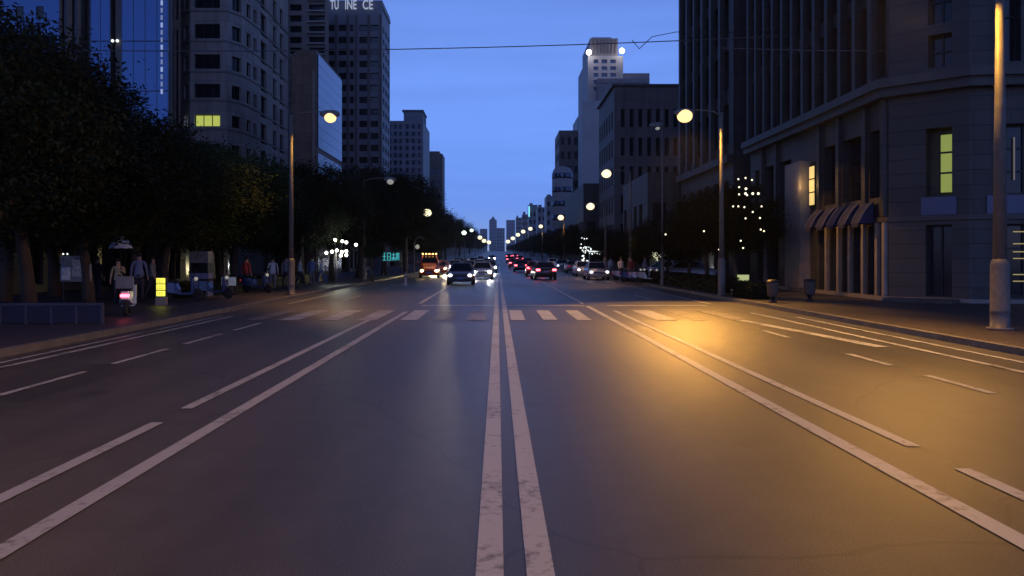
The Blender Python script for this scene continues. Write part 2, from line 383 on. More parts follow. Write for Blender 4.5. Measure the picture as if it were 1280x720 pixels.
# ------------------------------------------------------------ the setting
YS = [-60, 0, 15, 40, 70, 80, 90, 100, 110, 120, 130, 140, 150, 200, 300, 450, 600, 750, 1000]
def strip(name, x0, x1, ys, z, m, kind='structure'):
    b = MB()
    vs = []
    for y in ys: vs += [(x0, y, elev(y)+z), (x1, y, elev(y)+z)]
    b.add(vs, [(2*i, 2*i+1, 2*i+3, 2*i+2) for i in range(len(ys)-1)])
    return b.build(name, m, kind=kind)
def ribbons(name, items, m, z=0.008):
    """items: (x0,x1,y0,y1[,skew]) painted rectangles, one sheet; skew moves the far end sideways"""
    b = MB()
    for it in items:
        x0, x1, y0, y1 = it[:4]; k = it[4] if len(it) > 4 else 0
        ys = [y0] + [y for y in YS if y0 < y < y1] + [y1]; vs = []
        for y in ys:
            t = k*(y-y0)/max(0.01, y1-y0); vs += [(x0+t, y, elev(y)+z), (x1+t, y, elev(y)+z)]
        b.add(vs, [(2*i, 2*i+1, 2*i+3, 2*i+2) for i in range(len(ys)-1)])
    return b.build(name, m, kind='structure')
g = MB()
ys = [-300] + YS + [1400, 2200]; vs = []
for y in ys: vs += [(-1200, y, elev(y)-0.03), (1200, y, elev(y)-0.03)]
g.add(vs, [(2*i, 2*i+1, 2*i+3, 2*i+2) for i in range(len(ys)-1)]).build('ground', M['earth'], kind='structure')
strip('road', -8.95, 9.6, YS, 0.0, M['road'])
def slab(name, x0, x1, z, m):
    b = MB(); vs = []
    for y in YS: vs += [(x0,y,elev(y)-0.02),(x0,y,elev(y)+z),(x1,y,elev(y)+z),(x1,y,elev(y)-0.02)]
    fs = []
    for i in range(len(YS)-1):
        for k in range(3): fs.append((4*i+k, 4*i+k+1, 4*i+k+5, 4*i+k+4))
    fs.append((0,1,2,3)); b.add(vs, fs); return b.build(name, m, kind='structure')
slab('pavement', 9.78, 60, 0.12, M['pave'])
slab('pavement', -60, -9.13, 0.12, M['pave2'])
slab('kerb', 9.6, 9.775, 0.135, M['kerb'])
slab('kerb', -9.125, -8.95, 0.135, M['kerb'])
# painted markings
ribbons('centre_line', [(-0.125, 0.035, 1.5, 900), (0.165, 0.325, 1.5, 900)], M['paint'])
ribbons('solid_lane_line', [(-3.11, -2.95, 2, 26.5), (3.23, 3.40, 2, 29.6), (-3.11, -2.97, 31, 400), (3.25, 3.38, 31, 400)], M['paint'], 0.0085)
it = [(-3.77, -3.63, 3.0, 8.7), (-3.77, -3.63, 9.5, 26.5), (3.88, 4.02, 2.5, 6.8), (3.88, 4.02, 7.6, 27)]
ribbons('guide_line', it, M['paint'], 0.009)
it = []
y = 10.4
while y < 22: it.append((-6.55, -6.43, y, y+2.2)); y += 3.1
y = 4.2
while y < 10: it.append((-6.55, -6.43, y, y+2.2)); y += 3.1
for a, b_ in ((4.0,5.6),(7.0,8.4),(10.55,12.2),(13.3,14.9),(17.9,19.7)): it.append((6.47, 6.6, a, b_))
y = 34
while y < 220:
    it += [(-6.55,-6.42,y,y+4), (6.47,6.6,y,y+4)]; y += 10
ribbons('lane_dashes', it, M['paint_worn'], 0.0095)
ribbons('edge_line', [(-8.16,-8.03,3,24.5),(-8.52,-8.42,3,24.5),(8.16,8.30,3,26),(8.93,9.05,5,24),(-8.16,-8.03,31,400),(8.16,8.3,31,400),
                      (7.55,7.85,16.0,24.0,-0.85)], M['paint_worn'], 0.010)
ribbons('stop_line', [(-2.85,-0.13,29.7,30.25),(0.33,3.22,29.7,30.1),(4.1,7.8,29.7,30.1)], M['paint'], 0.0105)
def cross(xs, wd): return [(x-wd/2, x+wd/2, 22.9, 27.2) for x in xs]
ribbons('crosswalk', cross((0.59,1.52,2.50),0.42)+cross((-2.55,),0.5), M['paint'], 0.0115)
ribbons('crosswalk', cross((-3.75,-4.85,-6.0),0.55)+cross((4.85,),0.6), M['paint_worn'], 0.0115)
ribbons('crosswalk', cross((-0.62,-1.6,-7.0,5.9,7.0),0.55), M['paint_faint'], 0.0125)
# ------------------------------------------------------------ buildings
def inset(poly, d):
    n = len(poly); out = []
    L = []
    for i in range(n):
        a = Vector(poly[i]); b = Vector(poly[(i+1)%n]); t = (b-a).normalized(); nn = Vector((-t.y, t.x))
        L.append((a+nn*d, t))
    for i in range(n):
        p, t = L[i-1]; q, u = L[i]
        den = t.x*u.y - t.y*u.x
        if abs(den) < 1e-6: out.append(tuple(q)); continue
        k = ((q.x-p.x)*u.y - (q.y-p.y)*u.x)/den
        out.append((p.x+t.x*k, p.y+t.y*k))
    return out
def upx(P0, P1, px):
    k = (px-622.0)/1000.0; d = (P1[0]-P0[0], P1[1]-P0[1])
    t = (k*P0[1]-P0[0])/(d[0]-k*d[1]); return t*math.hypot(*d)
def facade(wb, P0, P1, z0, z1, cols, rows, dep, root, off, wm, fm, litmap=None, mull=(1,1), name='window', budget=None):
    d = Vector((P1[0]-P0[0], P1[1]-P0[1])); Ln = d.length; d.normalize(); n = Vector((d.y, -d.x))
    cols = sorted(c for c in cols if c[0] > 0.02 and c[1] < Ln-0.02 and c[1] > c[0]); rows = sorted(r for r in rows if r[0] > z0 and r[1] < z1)
    us = [0.0]; 
    for a, b in cols: us += [a, b]
    us.append(Ln); zs = [z0]
    for a, b in rows: zs += [a, b]
    zs.append(z1)
    def P(u, z, dd=0.0): return (P0[0]+d.x*u-n.x*dd, P0[1]+d.y*u-n.y*dd, z)
    Q = lambda pts: wb.add(pts, [(0,1,2,3)])
    for i in range(len(us)-1):
        for j in range(len(zs)-1):
            u0, u1, a, b = us[i], us[i+1], zs[j], zs[j+1]
            if i % 2 and j % 2:
                Q([P(u0,a),P(u0,a,dep),P(u0,b,dep),P(u0,b)]); Q([P(u1,a,dep),P(u1,a),P(u1,b),P(u1,b,dep)])
                Q([P(u0,a),P(u1,a),P(u1,a,dep),P(u0,a,dep)]); Q([P(u0,b,dep),P(u1,b,dep),P(u1,b),P(u0,b)])
                key = (i//2, j//2); g_ = wm
                if litmap and key in litmap: g_ = litmap[key]
                if g_ is None: continue
                m = MB(); dd = dep-0.02
                m.add([P(u0,a,dd),P(u1,a,dd),P(u1,b,dd),P(u0,b,dd)], [(0,1,2,3)], 0)
                fw = min(0.07, (u1-u0)*0.12); fd = dd-0.06
                bars = [(u0,u0+fw,a,b),(u1-fw,u1,a,b),(u0+fw,u1-fw,a,a+fw),(u0+fw,u1-fw,b-fw,b)]
                for k in range(1, mull[0]):
                    uc = u0+(u1-u0)*k/mull[0]; bars.append((uc-fw/2,uc+fw/2,a+fw,b-fw))
                for k in range(1, mull[1]):
                    zc = a+(b-a)*k/mull[1]; bars.append((u0+fw,u1-fw,zc-fw/2,zc+fw/2))
                for q, (p0,p1,q0,q1) in enumerate(bars):
                    e = fd - 0.003*(q >= 4) - 0.003*(q >= 3+mull[0])
                    m.add([P(p0,q0,e),P(p1,q0,e),P(p1,q1,e),P(p0,q1,e),P(p0,q0,dd),P(p1,q0,dd),P(p1,q1,dd),P(p0,q1,dd)],
                          [(0,1,2,3),(0,4,5,1),(1,5,6,2),(2,6,7,3),(3,7,4,0)], 1)
                o = m.build(name, [g_, fm], root, off)
                if g_.name.startswith('lit'): o['label'] = 'lit window'
            else:
                Q([P(u0,a),P(u1,a),P(u1,b),P(u0,b)])
def spans(a, b, pitch, wdt, start=None):
    out = []; x = a + ((pitch-wdt)/2 if start is None else start)
    while x + wdt < b: out.append((x, x+wdt)); x += pitch
    return out
def elen(poly, i): 
    a, b = poly[i], poly[(i+1)%len(poly)]; return math.hypot(b[0]-a[0], b[1]-a[1])
def building(name, label, poly, z0, z1, wallm, faces, dep=0.3, group=None, roofm=None, cat='building'):
    cx = sum(p[0] for p in poly)/len(poly); cy = sum(p[1] for p in poly)/len(poly); off = (cx, cy, z0)
    root = thing(name, label, cat, off, 0, group)
    wb = MB(); n = len(poly)
    for i in range(n):
        P0, P1 = poly[i], poly[(i+1)%n]; f = faces.get(i)
        if f: facade(wb, P0, P1, z0, z1, f['cols'], f['rows'], dep, root, off, f.get('glass', M['win']), f.get('frame', M['black']), f.get('lit'), f.get('mull', (1,1)), f.get('name','window'))
        else: wb.add([(*P0,z0),(*P1,z0),(*P1,z1),(*P0,z1)], [(0,1,2,3)])
    wb.build('wall', wallm, root, off)
    rb = MB(); rb.prism(inset(poly, dep+0.02), z0, z1-0.4); 
    inn = inset(poly, dep)
    for i in range(n):
        j = (i+1)%n; rb.add([(*poly[i],z1),(*poly[j],z1),(*inn[j],z1),(*inn[i],z1)], [(0,1,2,3)])
    rb.build('roof', roofm or M['darkwall'], root, off)
    return root, off

# -- left side ------------------------------------------------
def rect(x0, x1, y0, y1): return [(x0,y0),(x1,y0),(x1,y1),(x0,y1)]
# glass block at the far left
p = rect(wx(-60,95), wx(74,95), 95, 112)
r_, o_ = building('office_tower', 'blue glass office block at the far left, behind the brown tower', p, 0, 60, M['curtain'],
    {0: dict(cols=spans(0, elen(p,0), 2.4, 0.9, 0.4), rows=spans(2, 60, 3.4, 1.5), glass=M['win'])}, 0.12)
# brown tower
p = rect(wx(74,62), wx(101,62), 62, 75)
r_, o_ = building('tower', 'narrow brown tower with ribbed front, left of the mirror glass tower', p, 0, 48, M['brown'],
    {0: dict(cols=spans(0, elen(p,0), 0.8, 0.4), rows=spans(2, 47, 7.5, 6.8))}, 0.2)
MB().box(wx(101,63), wx(113,63), 63, 74, 0, 47).build('side_wing', M['darkwall'], r_, o_)
# mirror glass tower with two glass faces, a dark recess and a strip of lights
A = 55.0; z1 = 34.0
root = thing('glass_tower', 'blue mirror glass tower with a dark vertical recess and a strip of small lights', 'building', (wx(165,A), A+6, 0)); off = (wx(165,A), A+6, 0)
MB().prism([(wx(113,A),A),(wx(139,A),A),(wx(139,A),A+1.2),(wx(153,A+1),A+1.2),(wx(153,A+1),A),(wx(212,A),A),(wx(212.5,A+12),A+12),(wx(113,A),A+14)], 0, z1).build('core', M['darkwall'], root, off)
for k, (a, b) in enumerate(((114,139),(153,211.5))):
    m = MB(); x0, x1 = wx(a,A), wx(b,A); z = 3.0
    while z < z1-0.2:
        m.box(x0+0.05, x1-0.05, A-0.12, A-0.004, z, min(z+3.35, z1)); z += 3.42
    m.build('glass_wall', M['curtain'], root, off)
    f = MB(); nn = 2 if k == 0 else 4
    for q in range(nn+1):
        xx = x0+(x1-x0)*q/nn; f.box(xx-0.02, xx+0.02, A-0.15, A-0.124, 3, z1)
    f.build('mullions', M['curtain_dark'], root, off)
for q in range(14):
    z = wz(118-q*9.2, A); MB().box(wx(202.5,A), wx(204.8,A), A-0.22, A-0.155, z, z+0.32).build('strip_light', emit('strip_light', (0.45,0.55,0.9), 0.28+0.3*(q%3==0)), root, off)
for q in (142.5, 148.5): MB().ball((wx(q,A), A-0.2, wz(52,A)), 0.10).build('floodlight', M['bulbw'], root, off)
# narrow dark brown block
p = [(wx(213,78),78),(wx(226,78),78),(wx(226,81.4),81.4),(wx(213,81.4),81.4)]
building('tower', 'thin dark brown block squeezed between the mirror glass tower and the beige apartments', p, 0, 50, M['brown'], {0: dict(cols=spans(0,elen(p,0),0.45,0.2), rows=[(2,24),(25,48)])}, 0.1)
# beige apartments with a curved corner
Z = 80.0
def row(a, b, y=Z): return (wz(b,y), wz(a,y))
ROWS = [row(-45,-27), row(-8,10), row(30,48), row(68,86), row(105,122), row(143,158), row(180,196), row(216,232), row(252,268), row(288,304)]
pl = [(wx(225,Z+1.5),Z+1.5),(wx(238,Z),Z),(wx(284,Z),Z),(wx(304,Z+2),Z+2),(wx(322,Z+6),Z+6),(wx(338,Z+11),Z+11),(wx(360,Z+19),Z+19),(wx(358,Z+34),Z+34),(wx(214,Z+34),Z+34)]
ny = len(ROWS)
def c2(i, lst): return [(upx(pl[i], pl[i+1], a), upx(pl[i], pl[i+1], b)) for a, b in lst]
ROWS_S = sorted(ROWS)
litrow = ROWS_S.index(row(143,158))
root, off = building('apartment_block', 'beige apartment block with a curved corner, one window row lit yellow', pl, 0, 36, M['beige'],
    {0: dict(cols=c2(0,[(230,234.5)]), rows=ROWS, lit={(0,litrow): M['sign_white']}),
     1: dict(cols=c2(1,[(243,275)]), rows=ROWS, mull=(3,1), lit={(0,litrow): M['lit_yellow']}),
     2: dict(cols=c2(2,[(290,301.5)]), rows=ROWS, mull=(2,1)),
     3: dict(cols=c2(3,[(308.5,313.5),(317,321)]), rows=ROWS),
     4: dict(cols=c2(4,[(326,333)]), rows=[(r0-0.6,r1+0.4) for r0,r1 in ROWS]),
     5: dict(cols=c2(5,[(341.5,345.5),(350,354)]), rows=[(r0-0.6,r1+0.4) for r0,r1 in ROWS])}, 0.35)
m = MB()
for i in range(6):
    a, b = pl[i], pl[i+1]; d = Vector((b[0]-a[0], b[1]-a[1])); L_ = d.length; d.normalize(); n_ = (d.y, -d.x)
    for (r0, r1) in ROWS_S:
        m.obox(((a[0]+b[0])/2+n_[0]*0.05, (a[1]+b[1])/2+n_[1]*0.05), d, L_*0.98, 0.1, r0-0.35, r0-0.2)
m.build('string_courses', M['beige2'], root, off)
# pale block with balconies behind
Z = 104.0
pl = [(wx(345,Z),Z),(wx(411,Z),Z),(wx(411,Z+12),Z+12),(wx(345,Z+12),Z+12)]
rw = [(wz(56-k*27+0,Z), wz(42-k*27,Z)) for k in range(-9, 4)]
cols = [(upx(pl[0],pl[1],a), upx(pl[0],pl[1],b)) for a, b in ((350,354),(362,377),(386,406))]
rw = [(wz(54+k*13.5,Z), wz(46+k*13.5,Z)) for k in range(-5,18)]
root, off = building('apartment_block', 'grey-blue apartment block with stacked balconies behind the arched slab', pl, 0, 39, M['beige2'], {0: dict(cols=cols, rows=rw)}, 0.5)
m = MB()
for r0, r1 in rw[::1]: m.box(wx(385,Z), wx(407,Z), Z-0.6, Z-0.01, r0-0.2, r0-0.05)
m.build('balcony_slabs', M['cream'], root, off)
# arched slab with mirror side
Z0, Z1 = 75.0, 87.0; x0, x1 = wx(363.5,Z0), -17.0; zt = wz(62,Z0)
root = thing('office_slab', 'brown slab building with rounded top corner and a mirror glass side', 'building', ((x0+x1)/2, Z0, 0)); off = ((x0+x1)/2, Z0, 0)
prof = [(x0,0),(x1,0),(x1,zt)] + [(x0+1.0-1.0*math.sin(R(q)), zt-1.0+1.0*math.cos(R(q))) for q in range(0,91,15)]
m = MB(); n_ = len(prof)
m.add([(x,Z0,z) for x,z in prof]+[(x,Z1,z) for x,z in prof], [tuple(range(n_)), tuple(range(n_,2*n_))[::-1]]+[(i,n_+i,n_+(i+1)%n_,(i+1)%n_) for i in range(n_)])
m.build('wall', M['brown'], root, off)
m = MB()
for q in range(9):
    z = 12.2+q*0.98
    if z+0.94 < zt: m.box(x1+0.003, x1+0.09, Z0+0.5, Z1-0.1, z, z+0.95)
m.build('glass_wall', M['curtain_side'], root, off)
m = MB()
for q in range(8): m.box(x1+0.003, x1+0.06, Z0+0.5, Z1-0.1, 0.5+q*1.42, 1.75+q*1.42)
m.build('lower_windows', M['curtain_dark'], root, off)
MB().box(x1-0.34, x1-0.12, Z0-0.10, Z0-0.003, 3, zt-2).build('edge_strip', M['stone_pale'], root, off)
# tall dark tower with roof sign
Z = 120.0; zt = 40.4
pl = [(wx(384,Z),Z),(-17.3,Z),(-17.3,128.5),(wx(384,Z),128.5)]
cols = [(upx(pl[0],pl[1],a), upx(pl[0],pl[1],b)) for a, b in ((408,418),(423,433),(437,442),(449,459),(463,473))]
rw = [(wz(54+k*15.0,Z), wz(46+k*15.0,Z)) for k in range(-1,15)]
rs = [(wz(54+k*15.0,Z), wz(46+k*15.0,Z)) for k in range(-1,15)]
root, off = building('office_tower', 'tall dark office tower with white letters along its roof edge', pl, 0, zt, M['midwall'],
    {0: dict(cols=cols, rows=rw), 1: dict(cols=[(0.8,2.2),(3.4,4.9),(6.0,7.6)], rows=rs, glass=M['curtain_dark'])}, 0.35)
m = MB()
for px in (400, 420.5, 435, 445.5, 461, 475.5):
    m.box(wx(px,Z)-0.12, wx(px,Z)+0.12, Z-0.25, Z-0.01, 2, zt-2.2)
m.build('fins', M['darkwall'], root, off)
MB().box(-17.29, -17.15, 120.5, 128.2, zt-1.2, zt-0.6).build('side_cornice', M['cream'], root, off)
def text_mesh(txt, size, mt, parent, loc, name='sign_lettering', rot=(R(90),0,0), ext=0.05):
    c = bpy.data.curves.new('t','FONT'); c.body = txt; c.size = size; c.extrude = ext; c.offset = size*0.012
    to = bpy.data.objects.new('t', c); COL.objects.link(to); bpy.context.view_layer.update()
    dg = bpy.context.evaluated_depsgraph_get(); me = bpy.data.meshes.new_from_object(to.evaluated_get(dg))
    bpy.data.objects.remove(to); me.materials.clear(); me.materials.append(mt)
    o = bpy.data.objects.new(name, me); COL.objects.link(o); o.parent = parent; o.location = loc; o.rotation_euler = rot
    return o
for t, px, sx_ in (('TU', 413.5, .50), ('INE', 431.5, .60), ('CE', 453.5, .68)):
    text_mesh(t, 1.95, M['sign_white'], root, (wx(px,Z)-off[0], Z-0.35-off[1], wz(12.3,Z))).scale = (sx_,1,1)
# blue-grey mid block with roof box
Z = 170.0; e = elev(Z)
pl = rect(wx(484,Z), wx(529,Z), Z, Z+16)
cols = [(upx(pl[0],pl[1],a), upx(pl[0],pl[1],b)) for a, b in ((486,489.5),(492,496.5),(499,502.5),(507,511),(514.5,519),(522,526))]
root, off = building('office_block', 'pale blue-grey block of middle height with a roof box, right of the lettered tower', pl, 0, wz(151,Z), M['midwall'],
    {0: dict(cols=cols, rows=[(wz(161+k*9,Z), wz(155.5+k*9,Z)) for k in range(0,14)], glass=M['curtain_dark'])}, 0.3)
MB().box(wx(504,Z), wx(528,Z), Z+1, Z+9, wz(151,Z)-0.5, wz(138,Z)).box(wx(502,Z), wx(529,Z), Z+0.6, Z+9.4, wz(138,Z), wz(136.5,Z)).build('roof_box', M['farwall'], root, off)
# dark slim block
Z = 220.0
pl = rect(wx(529,Z), wx(553,Z), Z, Z+10)
root, off = building('office_block', 'slim dark block standing before the open sky at the left end of the gap', pl, 0, wz(192,Z), M['darkwall'],
    {0: dict(cols=spans(0,elen(pl,0),1.7,0.9), rows=spans(4, wz(196,Z), 3.3, 1.6), glass=M['curtain_dark'])}, 0.3)
MB().box(wx(530,Z), wx(549,Z), Z+1, Z+8, wz(192,Z)-0.4, wz(188.5,Z)).build('roof_box', M['darkwall'], root, off)
# shops behind the left trees
for i, (xa, xb, ya, yb, h, lb) in enumerate(((-34,-22,34,44,7.5,'low dark shop building behind the umbrella holder'), (-28,-19.5,47,60,8.5,'low dark shop building behind the third street tree'),
        (-30,-17,92,108,9,'low dark building beyond the arched slab, under the trees'), (-30,-16,135,160,10,'low dark building past the lettered tower, behind trees'),
        (-44,-35,24,33,7,'low dark shop building at the left edge of the view'))):
    pl = rect(xa, xb, ya, yb)
    L_ = elen(pl,0); L1 = elen(pl,1)
    building('shop_building', lb, pl, 0, h, M['darkwall'], {0: dict(cols=spans(0,L_,2.6,1.7), rows=[(0.5,2.6),(4.2,6.0)], lit={(1,0): M['lit_dimwarm'],(3,0): M['lit_dimwarm']} if i in (0,1) else None),
        1: dict(cols=spans(0,L1,2.6,1.7), rows=[(0.5,2.6),(4.2,6.0)])}, 0.25, cat='shop')
# far skyline
for i, (a, b, y_, Z, lb) in enumerate(((600,609,286,1500,'faint far block left of the pointed tower on the skyline'),(611.5,621,275,1700,'faint far pointed tower at the end of the avenue'),
        (621,631,285,1400,'low faint far block right of the pointed tower'),(633,644,275,1600,'faint far wide tower nearest the right side of the avenue'))):
    pl = rect(wx(a,Z), wx(b,Z), Z, Z+30)
    rt, of = building('distant_building', lb, pl, 0, wz(y_,Z), M['farwall'], {0: dict(cols=spans(0,elen(pl,0),5,2.6), rows=spans(5,wz(y_,Z),6,2.5))}, 0.5)
    if i == 1: MB().add([(wx(612,Z),Z+1,wz(y_,Z)-0.5),(wx(620,Z),Z+1,wz(y_,Z)-0.5),(wx(620,Z),Z+14,wz(y_,Z)-0.5),(wx(612,Z),Z+14,wz(y_,Z)-0.5),(wx(616.5,Z),Z+7,wz(y_-5,Z))],[(0,1,4),(1,2,4),(2,3,4),(3,0,4)]).build('spire', M['farwall'], rt, of)

# -- right side: the dark stone building on the corner -------------------
FX = 15.5; C1 = (FX, 31.7); C2 = (17.5, 29.7); C3 = (26.0, 28.6)
ZR = 0.12; ZC = 8.1; ZT = 30.0
def fu(P0, P1, lst): 
    out = []
    for a, b in lst:
        q = [upx(P0, P1, a), upx(P0, P1, b)]; out.append((min(q), max(q)))
    return out
off = (FX+5, 45, ZR)
root = thing('corner_building', 'huge dark stone building on the right corner with pilasters, lime lit window and awnings', 'building', off)
E1 = (FX, 49.0); G1 = (17.6, 49.0); G2 = (17.6, 52.6); E2 = (FX, 52.6); E3 = (FX, 67.5); E4 = (30, 67.5); E5 = (30, 29)
# street front, P0 = far end so that outward normal faces the road
wb = MB()
SW0 = (FX, 49.0); SW1 = C1
lowcols = fu(SW0, SW1, [(944,951),(956,970),(974,989),(1030,1048),(1053,1080),(1087,1104)])
zl = [(4.25, 7.0)]
facade(wb, SW0, SW1, 3.3, ZC, lowcols, zl, 0.45, root, off, M['win'], M['black'], None, (2,3))
doors = fu(SW0, SW1, [(947,955),(961,973),(1024,1033),(1038,1048),(1053,1062),(1067,1078),(1085,1096)])
facade(wb, SW0, SW1, ZR, 3.3, doors, [(ZR+0.15, 3.1)], 0.45, root, off, M['win'], M['door'], None, (2,1), 'glass_door')
upc = spans(0, 17.3, 1.45, 0.75)
facade(wb, SW0, SW1, ZC+0.7, ZT, upc, [(ZC+1.0, ZC+4.2),(ZC+4.9,ZC+8.0),(ZC+8.7,ZC+11.8),(ZC+12.5,ZC+15.6),(ZC+16.3,ZC+19.4)], 0.5, root, off, M['win'], M['black'], None, (1,2))
# chamfer
facade(wb, C1, C2, ZR, ZC, fu(C1, C2, [(1157,1190)]), [(ZR+0.2, 3.05),(4.15, 6.75)], 0.5, root, off, M['win'], M['black'], {(0,0): M['lit_dimwarm'] if False else M['win'], (0,1): None}, (2,1), 'entrance_door')
facade(wb, C1, C2, ZC+0.7, ZT, fu(C1, C2, [(1160,1190)]), [(ZC+0.95, ZC+2.2),(ZC+2.6,ZC+4.4),(ZC+5.0,ZC+7.4),(ZC+8.0,ZC+11),(ZC+12,ZC+15),(ZC+16,ZC+19)], 0.45, root, off, M['win'], M['black'], None, (2,2))
# south front
facade(wb, C2, C3, ZR, ZC, [(0.85,2.7),(4.2,6.1)], [(ZR+0.2, 3.05),(4.15, 6.75)], 0.5, root, off, M['win'], M['black'], {(0,0): M['win']}, (3,3), 'shop_window')
facade(wb, C2, C3, ZC+0.7, ZT, [(0.9,1.8),(2.6,3.5),(4.3,5.2),(6.0,6.9)], [(ZC+0.95, ZC+4.4),(ZC+5.0,ZC+7.9),(ZC+8.6,ZC+11.6),(ZC+12.4,ZC+15.4)], 0.45, root, off, M['win'], M['black'], None, (2,2))
# far portion beyond the recess
facade(wb, E3, E2, ZR, 30, spans(0,14.9,2.4,1.3), [(0.5,3.2),(4.3,7.0)]+spans(9,30,3.6,2.7), 0.4, root, off, M['win'], M['black'], None, (1,2))
for a, b in ((E2,G2),(G2,G1),(G1,E1),(C3,E5),(E5,E4),(E4,E3)):
    wb.add([(*a,ZR),(*b,ZR),(*b,ZT),(*a,ZT)], [(0,1,2,3)])
wb.build('wall', M['stone'], root, off)
MB().prism([(FX+0.55,32.2),(17.75,30.3),(25.7,29.2),(29.7,29.3),(29.7,67.1),(FX+0.55,67.1),(FX+0.55,53.1),(18.0,53.1),(18.0,48.6),(FX+0.55,48.6)], ZR, ZT-0.3).build('roof', M['darkwall'], root, off)
# cornice band (two steps) between podium and upper storeys
def band(pts, z0, z1, out, mt, name, inn=0.0):
    m = MB(); vs = []; n_ = len(pts); nr = []
    for i in range(n_):
        ds = []
        for a, b in ((i-1,i),(i,i+1)):
            if a >= 0 and b < n_:
                d = Vector((pts[b][0]-pts[a][0], pts[b][1]-pts[a][1])).normalized(); ds.append(Vector((d.y,-d.x)))
        v = sum(ds, Vector((0,0))).normalized(); k = 1/max(0.3, v.dot(ds[0])); nr.append(v*k)
    for p_, v in zip(pts, nr):
        vs += [(p_[0]-v.x*inn,p_[1]-v.y*inn,z0),(p_[0]+v.x*out,p_[1]+v.y*out,z0),(p_[0]+v.x*out,p_[1]+v.y*out,z1),(p_[0]-v.x*inn,p_[1]-v.y*inn,z1)]
    fs = []
    for i in range(n_-1):
        for k in range(4): fs.append((4*i+k, 4*i+(k+1)%4, 4*i+4+(k+1)%4, 4*i+4+k))
    fs += [(0,1,2,3)[::-1], tuple(4*(n_-1)+k for k in range(4))]
    m.add(vs, fs); return m.build(name, mt, root, off)
path = [SW0, C1, C2, C3]
band(path, ZC+0.002, ZC+0.35, 0.45, M['stone'], 'cornice', 0.3)
band(path, ZC+0.352, ZC+0.698, 0.6, M['stone_low'], 'cornice', 0.3)
band([E3, E2], ZC+0.002, ZC+0.5, 0.45, M['stone'], 'cornice', -0.003)
band(path, 3.22, 3.42, 0.10, M['stone_low'], 'string_course', -0.003)
band(path, ZR, ZR+0.14, 0.35, M['stone_pale'], 'plinth', -0.003)
# pilasters on the street front
m = MB()
def pil(px, z0, z1, wd=0.32, dp=0.16, b=None):
    u = upx(SW0, SW1, px); y = 49.0-u; (b or m).box(FX-dp, FX-0.003, y-wd/2, y+wd/2, z0, z1)
for px in (1026, 1050.5, 1083.5, 1107, 972, 954):
    m = MB(); pil(px, 3.45, ZC-0.003, b=m); m.build('pilaster', M['stone'], root, off)
for k in range(12):
    y = 48.7-k*1.45; MB().box(FX-0.3, FX-0.003, y-0.16, y+0.16, ZC+0.71, ZT-1).build('pilaster', M['stone'], root, off)
for k in range(6):
    y = 66.9-k*2.4; MB().box(FX-0.3, FX-0.003, y-0.25, y+0.25, ZC+0.6, ZT-1).build('pilaster', M['stone'], root, off)
for px in (1035.5, 1050.5, 1064.5, 1081.5, 1099, 1108, 958):
    m = MB(); pil(px, ZR+0.15, 3.2, 0.22, 0.14, m); m.build('door_pier', M['stone_pale'], root, off)
ua, ub = upx(SW0, SW1, 993), upx(SW0, SW1, 1013)
MB().box(FX-0.5, FX-0.003, 49-ub, 49-ua, ZR+0.15, 6.6).build('entrance_pier', M['stone_pale'], root, off)
d12 = Vector((C2[0]-C1[0], C2[1]-C1[1])).normalized(); n12 = Vector((d12.y, -d12.x)); L12 = 2.828
cm = [(C1[0]+C2[0])/2, (C1[1]+C2[1])/2]
# panels between window and door
u0, u1 = upx(C1,C2,1152), upx(C1,C2,1196)
MB().obox((C1[0]+d12.x*(u0+u1)/2+n12.x*0.03, C1[1]+d12.y*(u0+u1)/2+n12.y*0.03), d12, u1-u0, 0.06, 3.43, 4.1).build('spandrel_panel', M['panel_blue'], root, off)
d23 = Vector((C3[0]-C2[0], C3[1]-C2[1])).normalized(); n23 = Vector((d23.y,-d23.x))
for uc in (1.75, 5.15):
    MB().obox((C2[0]+d23.x*uc+n23.x*0.03, C2[1]+d23.y*uc+n23.y*0.03), d23, 2.3, 0.06, 3.43, 4.1).build('spandrel_panel', M['panel_blue'], root, off)
# tall lime lit window in the chamfer: three stacked panes at the right half of the opening
uu0, uu1 = upx(C1,C2,1172), upx(C1,C2,1187.5)
pc = lambda u, dd: (C1[0]+d12.x*u-n12.x*dd, C1[1]+d12.y*u-n12.y*dd)
um = (uu0+uu1)/2
MB().obox(pc(um,0.42), d12, uu1-uu0, 0.05, 4.3, 6.5).build('window', M['lit_green'], root, off, label='tall lime lit window')
m = MB()
for z in (5.0, 5.78): m.obox(pc(um,0.37), d12, uu1-uu0, 0.05, z, z+0.07)
m.obox(pc(uu0-0.03,0.37), d12, 0.05, 0.05, 4.2, 6.7); m.obox(pc(uu1+0.03,0.37), d12, 0.05, 0.05, 4.2, 6.7)
m.build('window_bars', M['black'], root, off)
# little lights behind the doors
for q, (u, z) in enumerate(((0.62,2.75),(0.68,2.35),(0.6,1.9),(0.72,2.05))):
    MB().ball((*pc(upx(C1,C2,1176)+u*0.5, 0.40), z), 0.028, 8, 6).build('interior_lamp', M['lit_warm'], root, off)
SHL = emit('shelf_light', (0.9,0.7,0.25), 0.35)
for z in (0.9,1.15,1.75,2.0,2.3,2.75):
    c = (C2[0]+d23.x*2.15-n23.x*0.42, C2[1]+d23.y*2.15-n23.y*0.42); MB().obox(c, d23, 0.85, 0.03, z, z+0.035).build('shelf_light', SHL, root, off)
for u in (1.35, 1.75, 2.35): MB().obox((C2[0]+d23.x*u-n23.x*0.4, C2[1]+d23.y*u-n23.y*0.4), d23, 0.05, 0.03, 4.7, 6.3).build('reflection_strip', emit('reflection_glow', (0.7,0.55,0.4), 0.12 if u > 1.4 else 0.5), root, off)  # glowing strips imitate lit reflections in the window
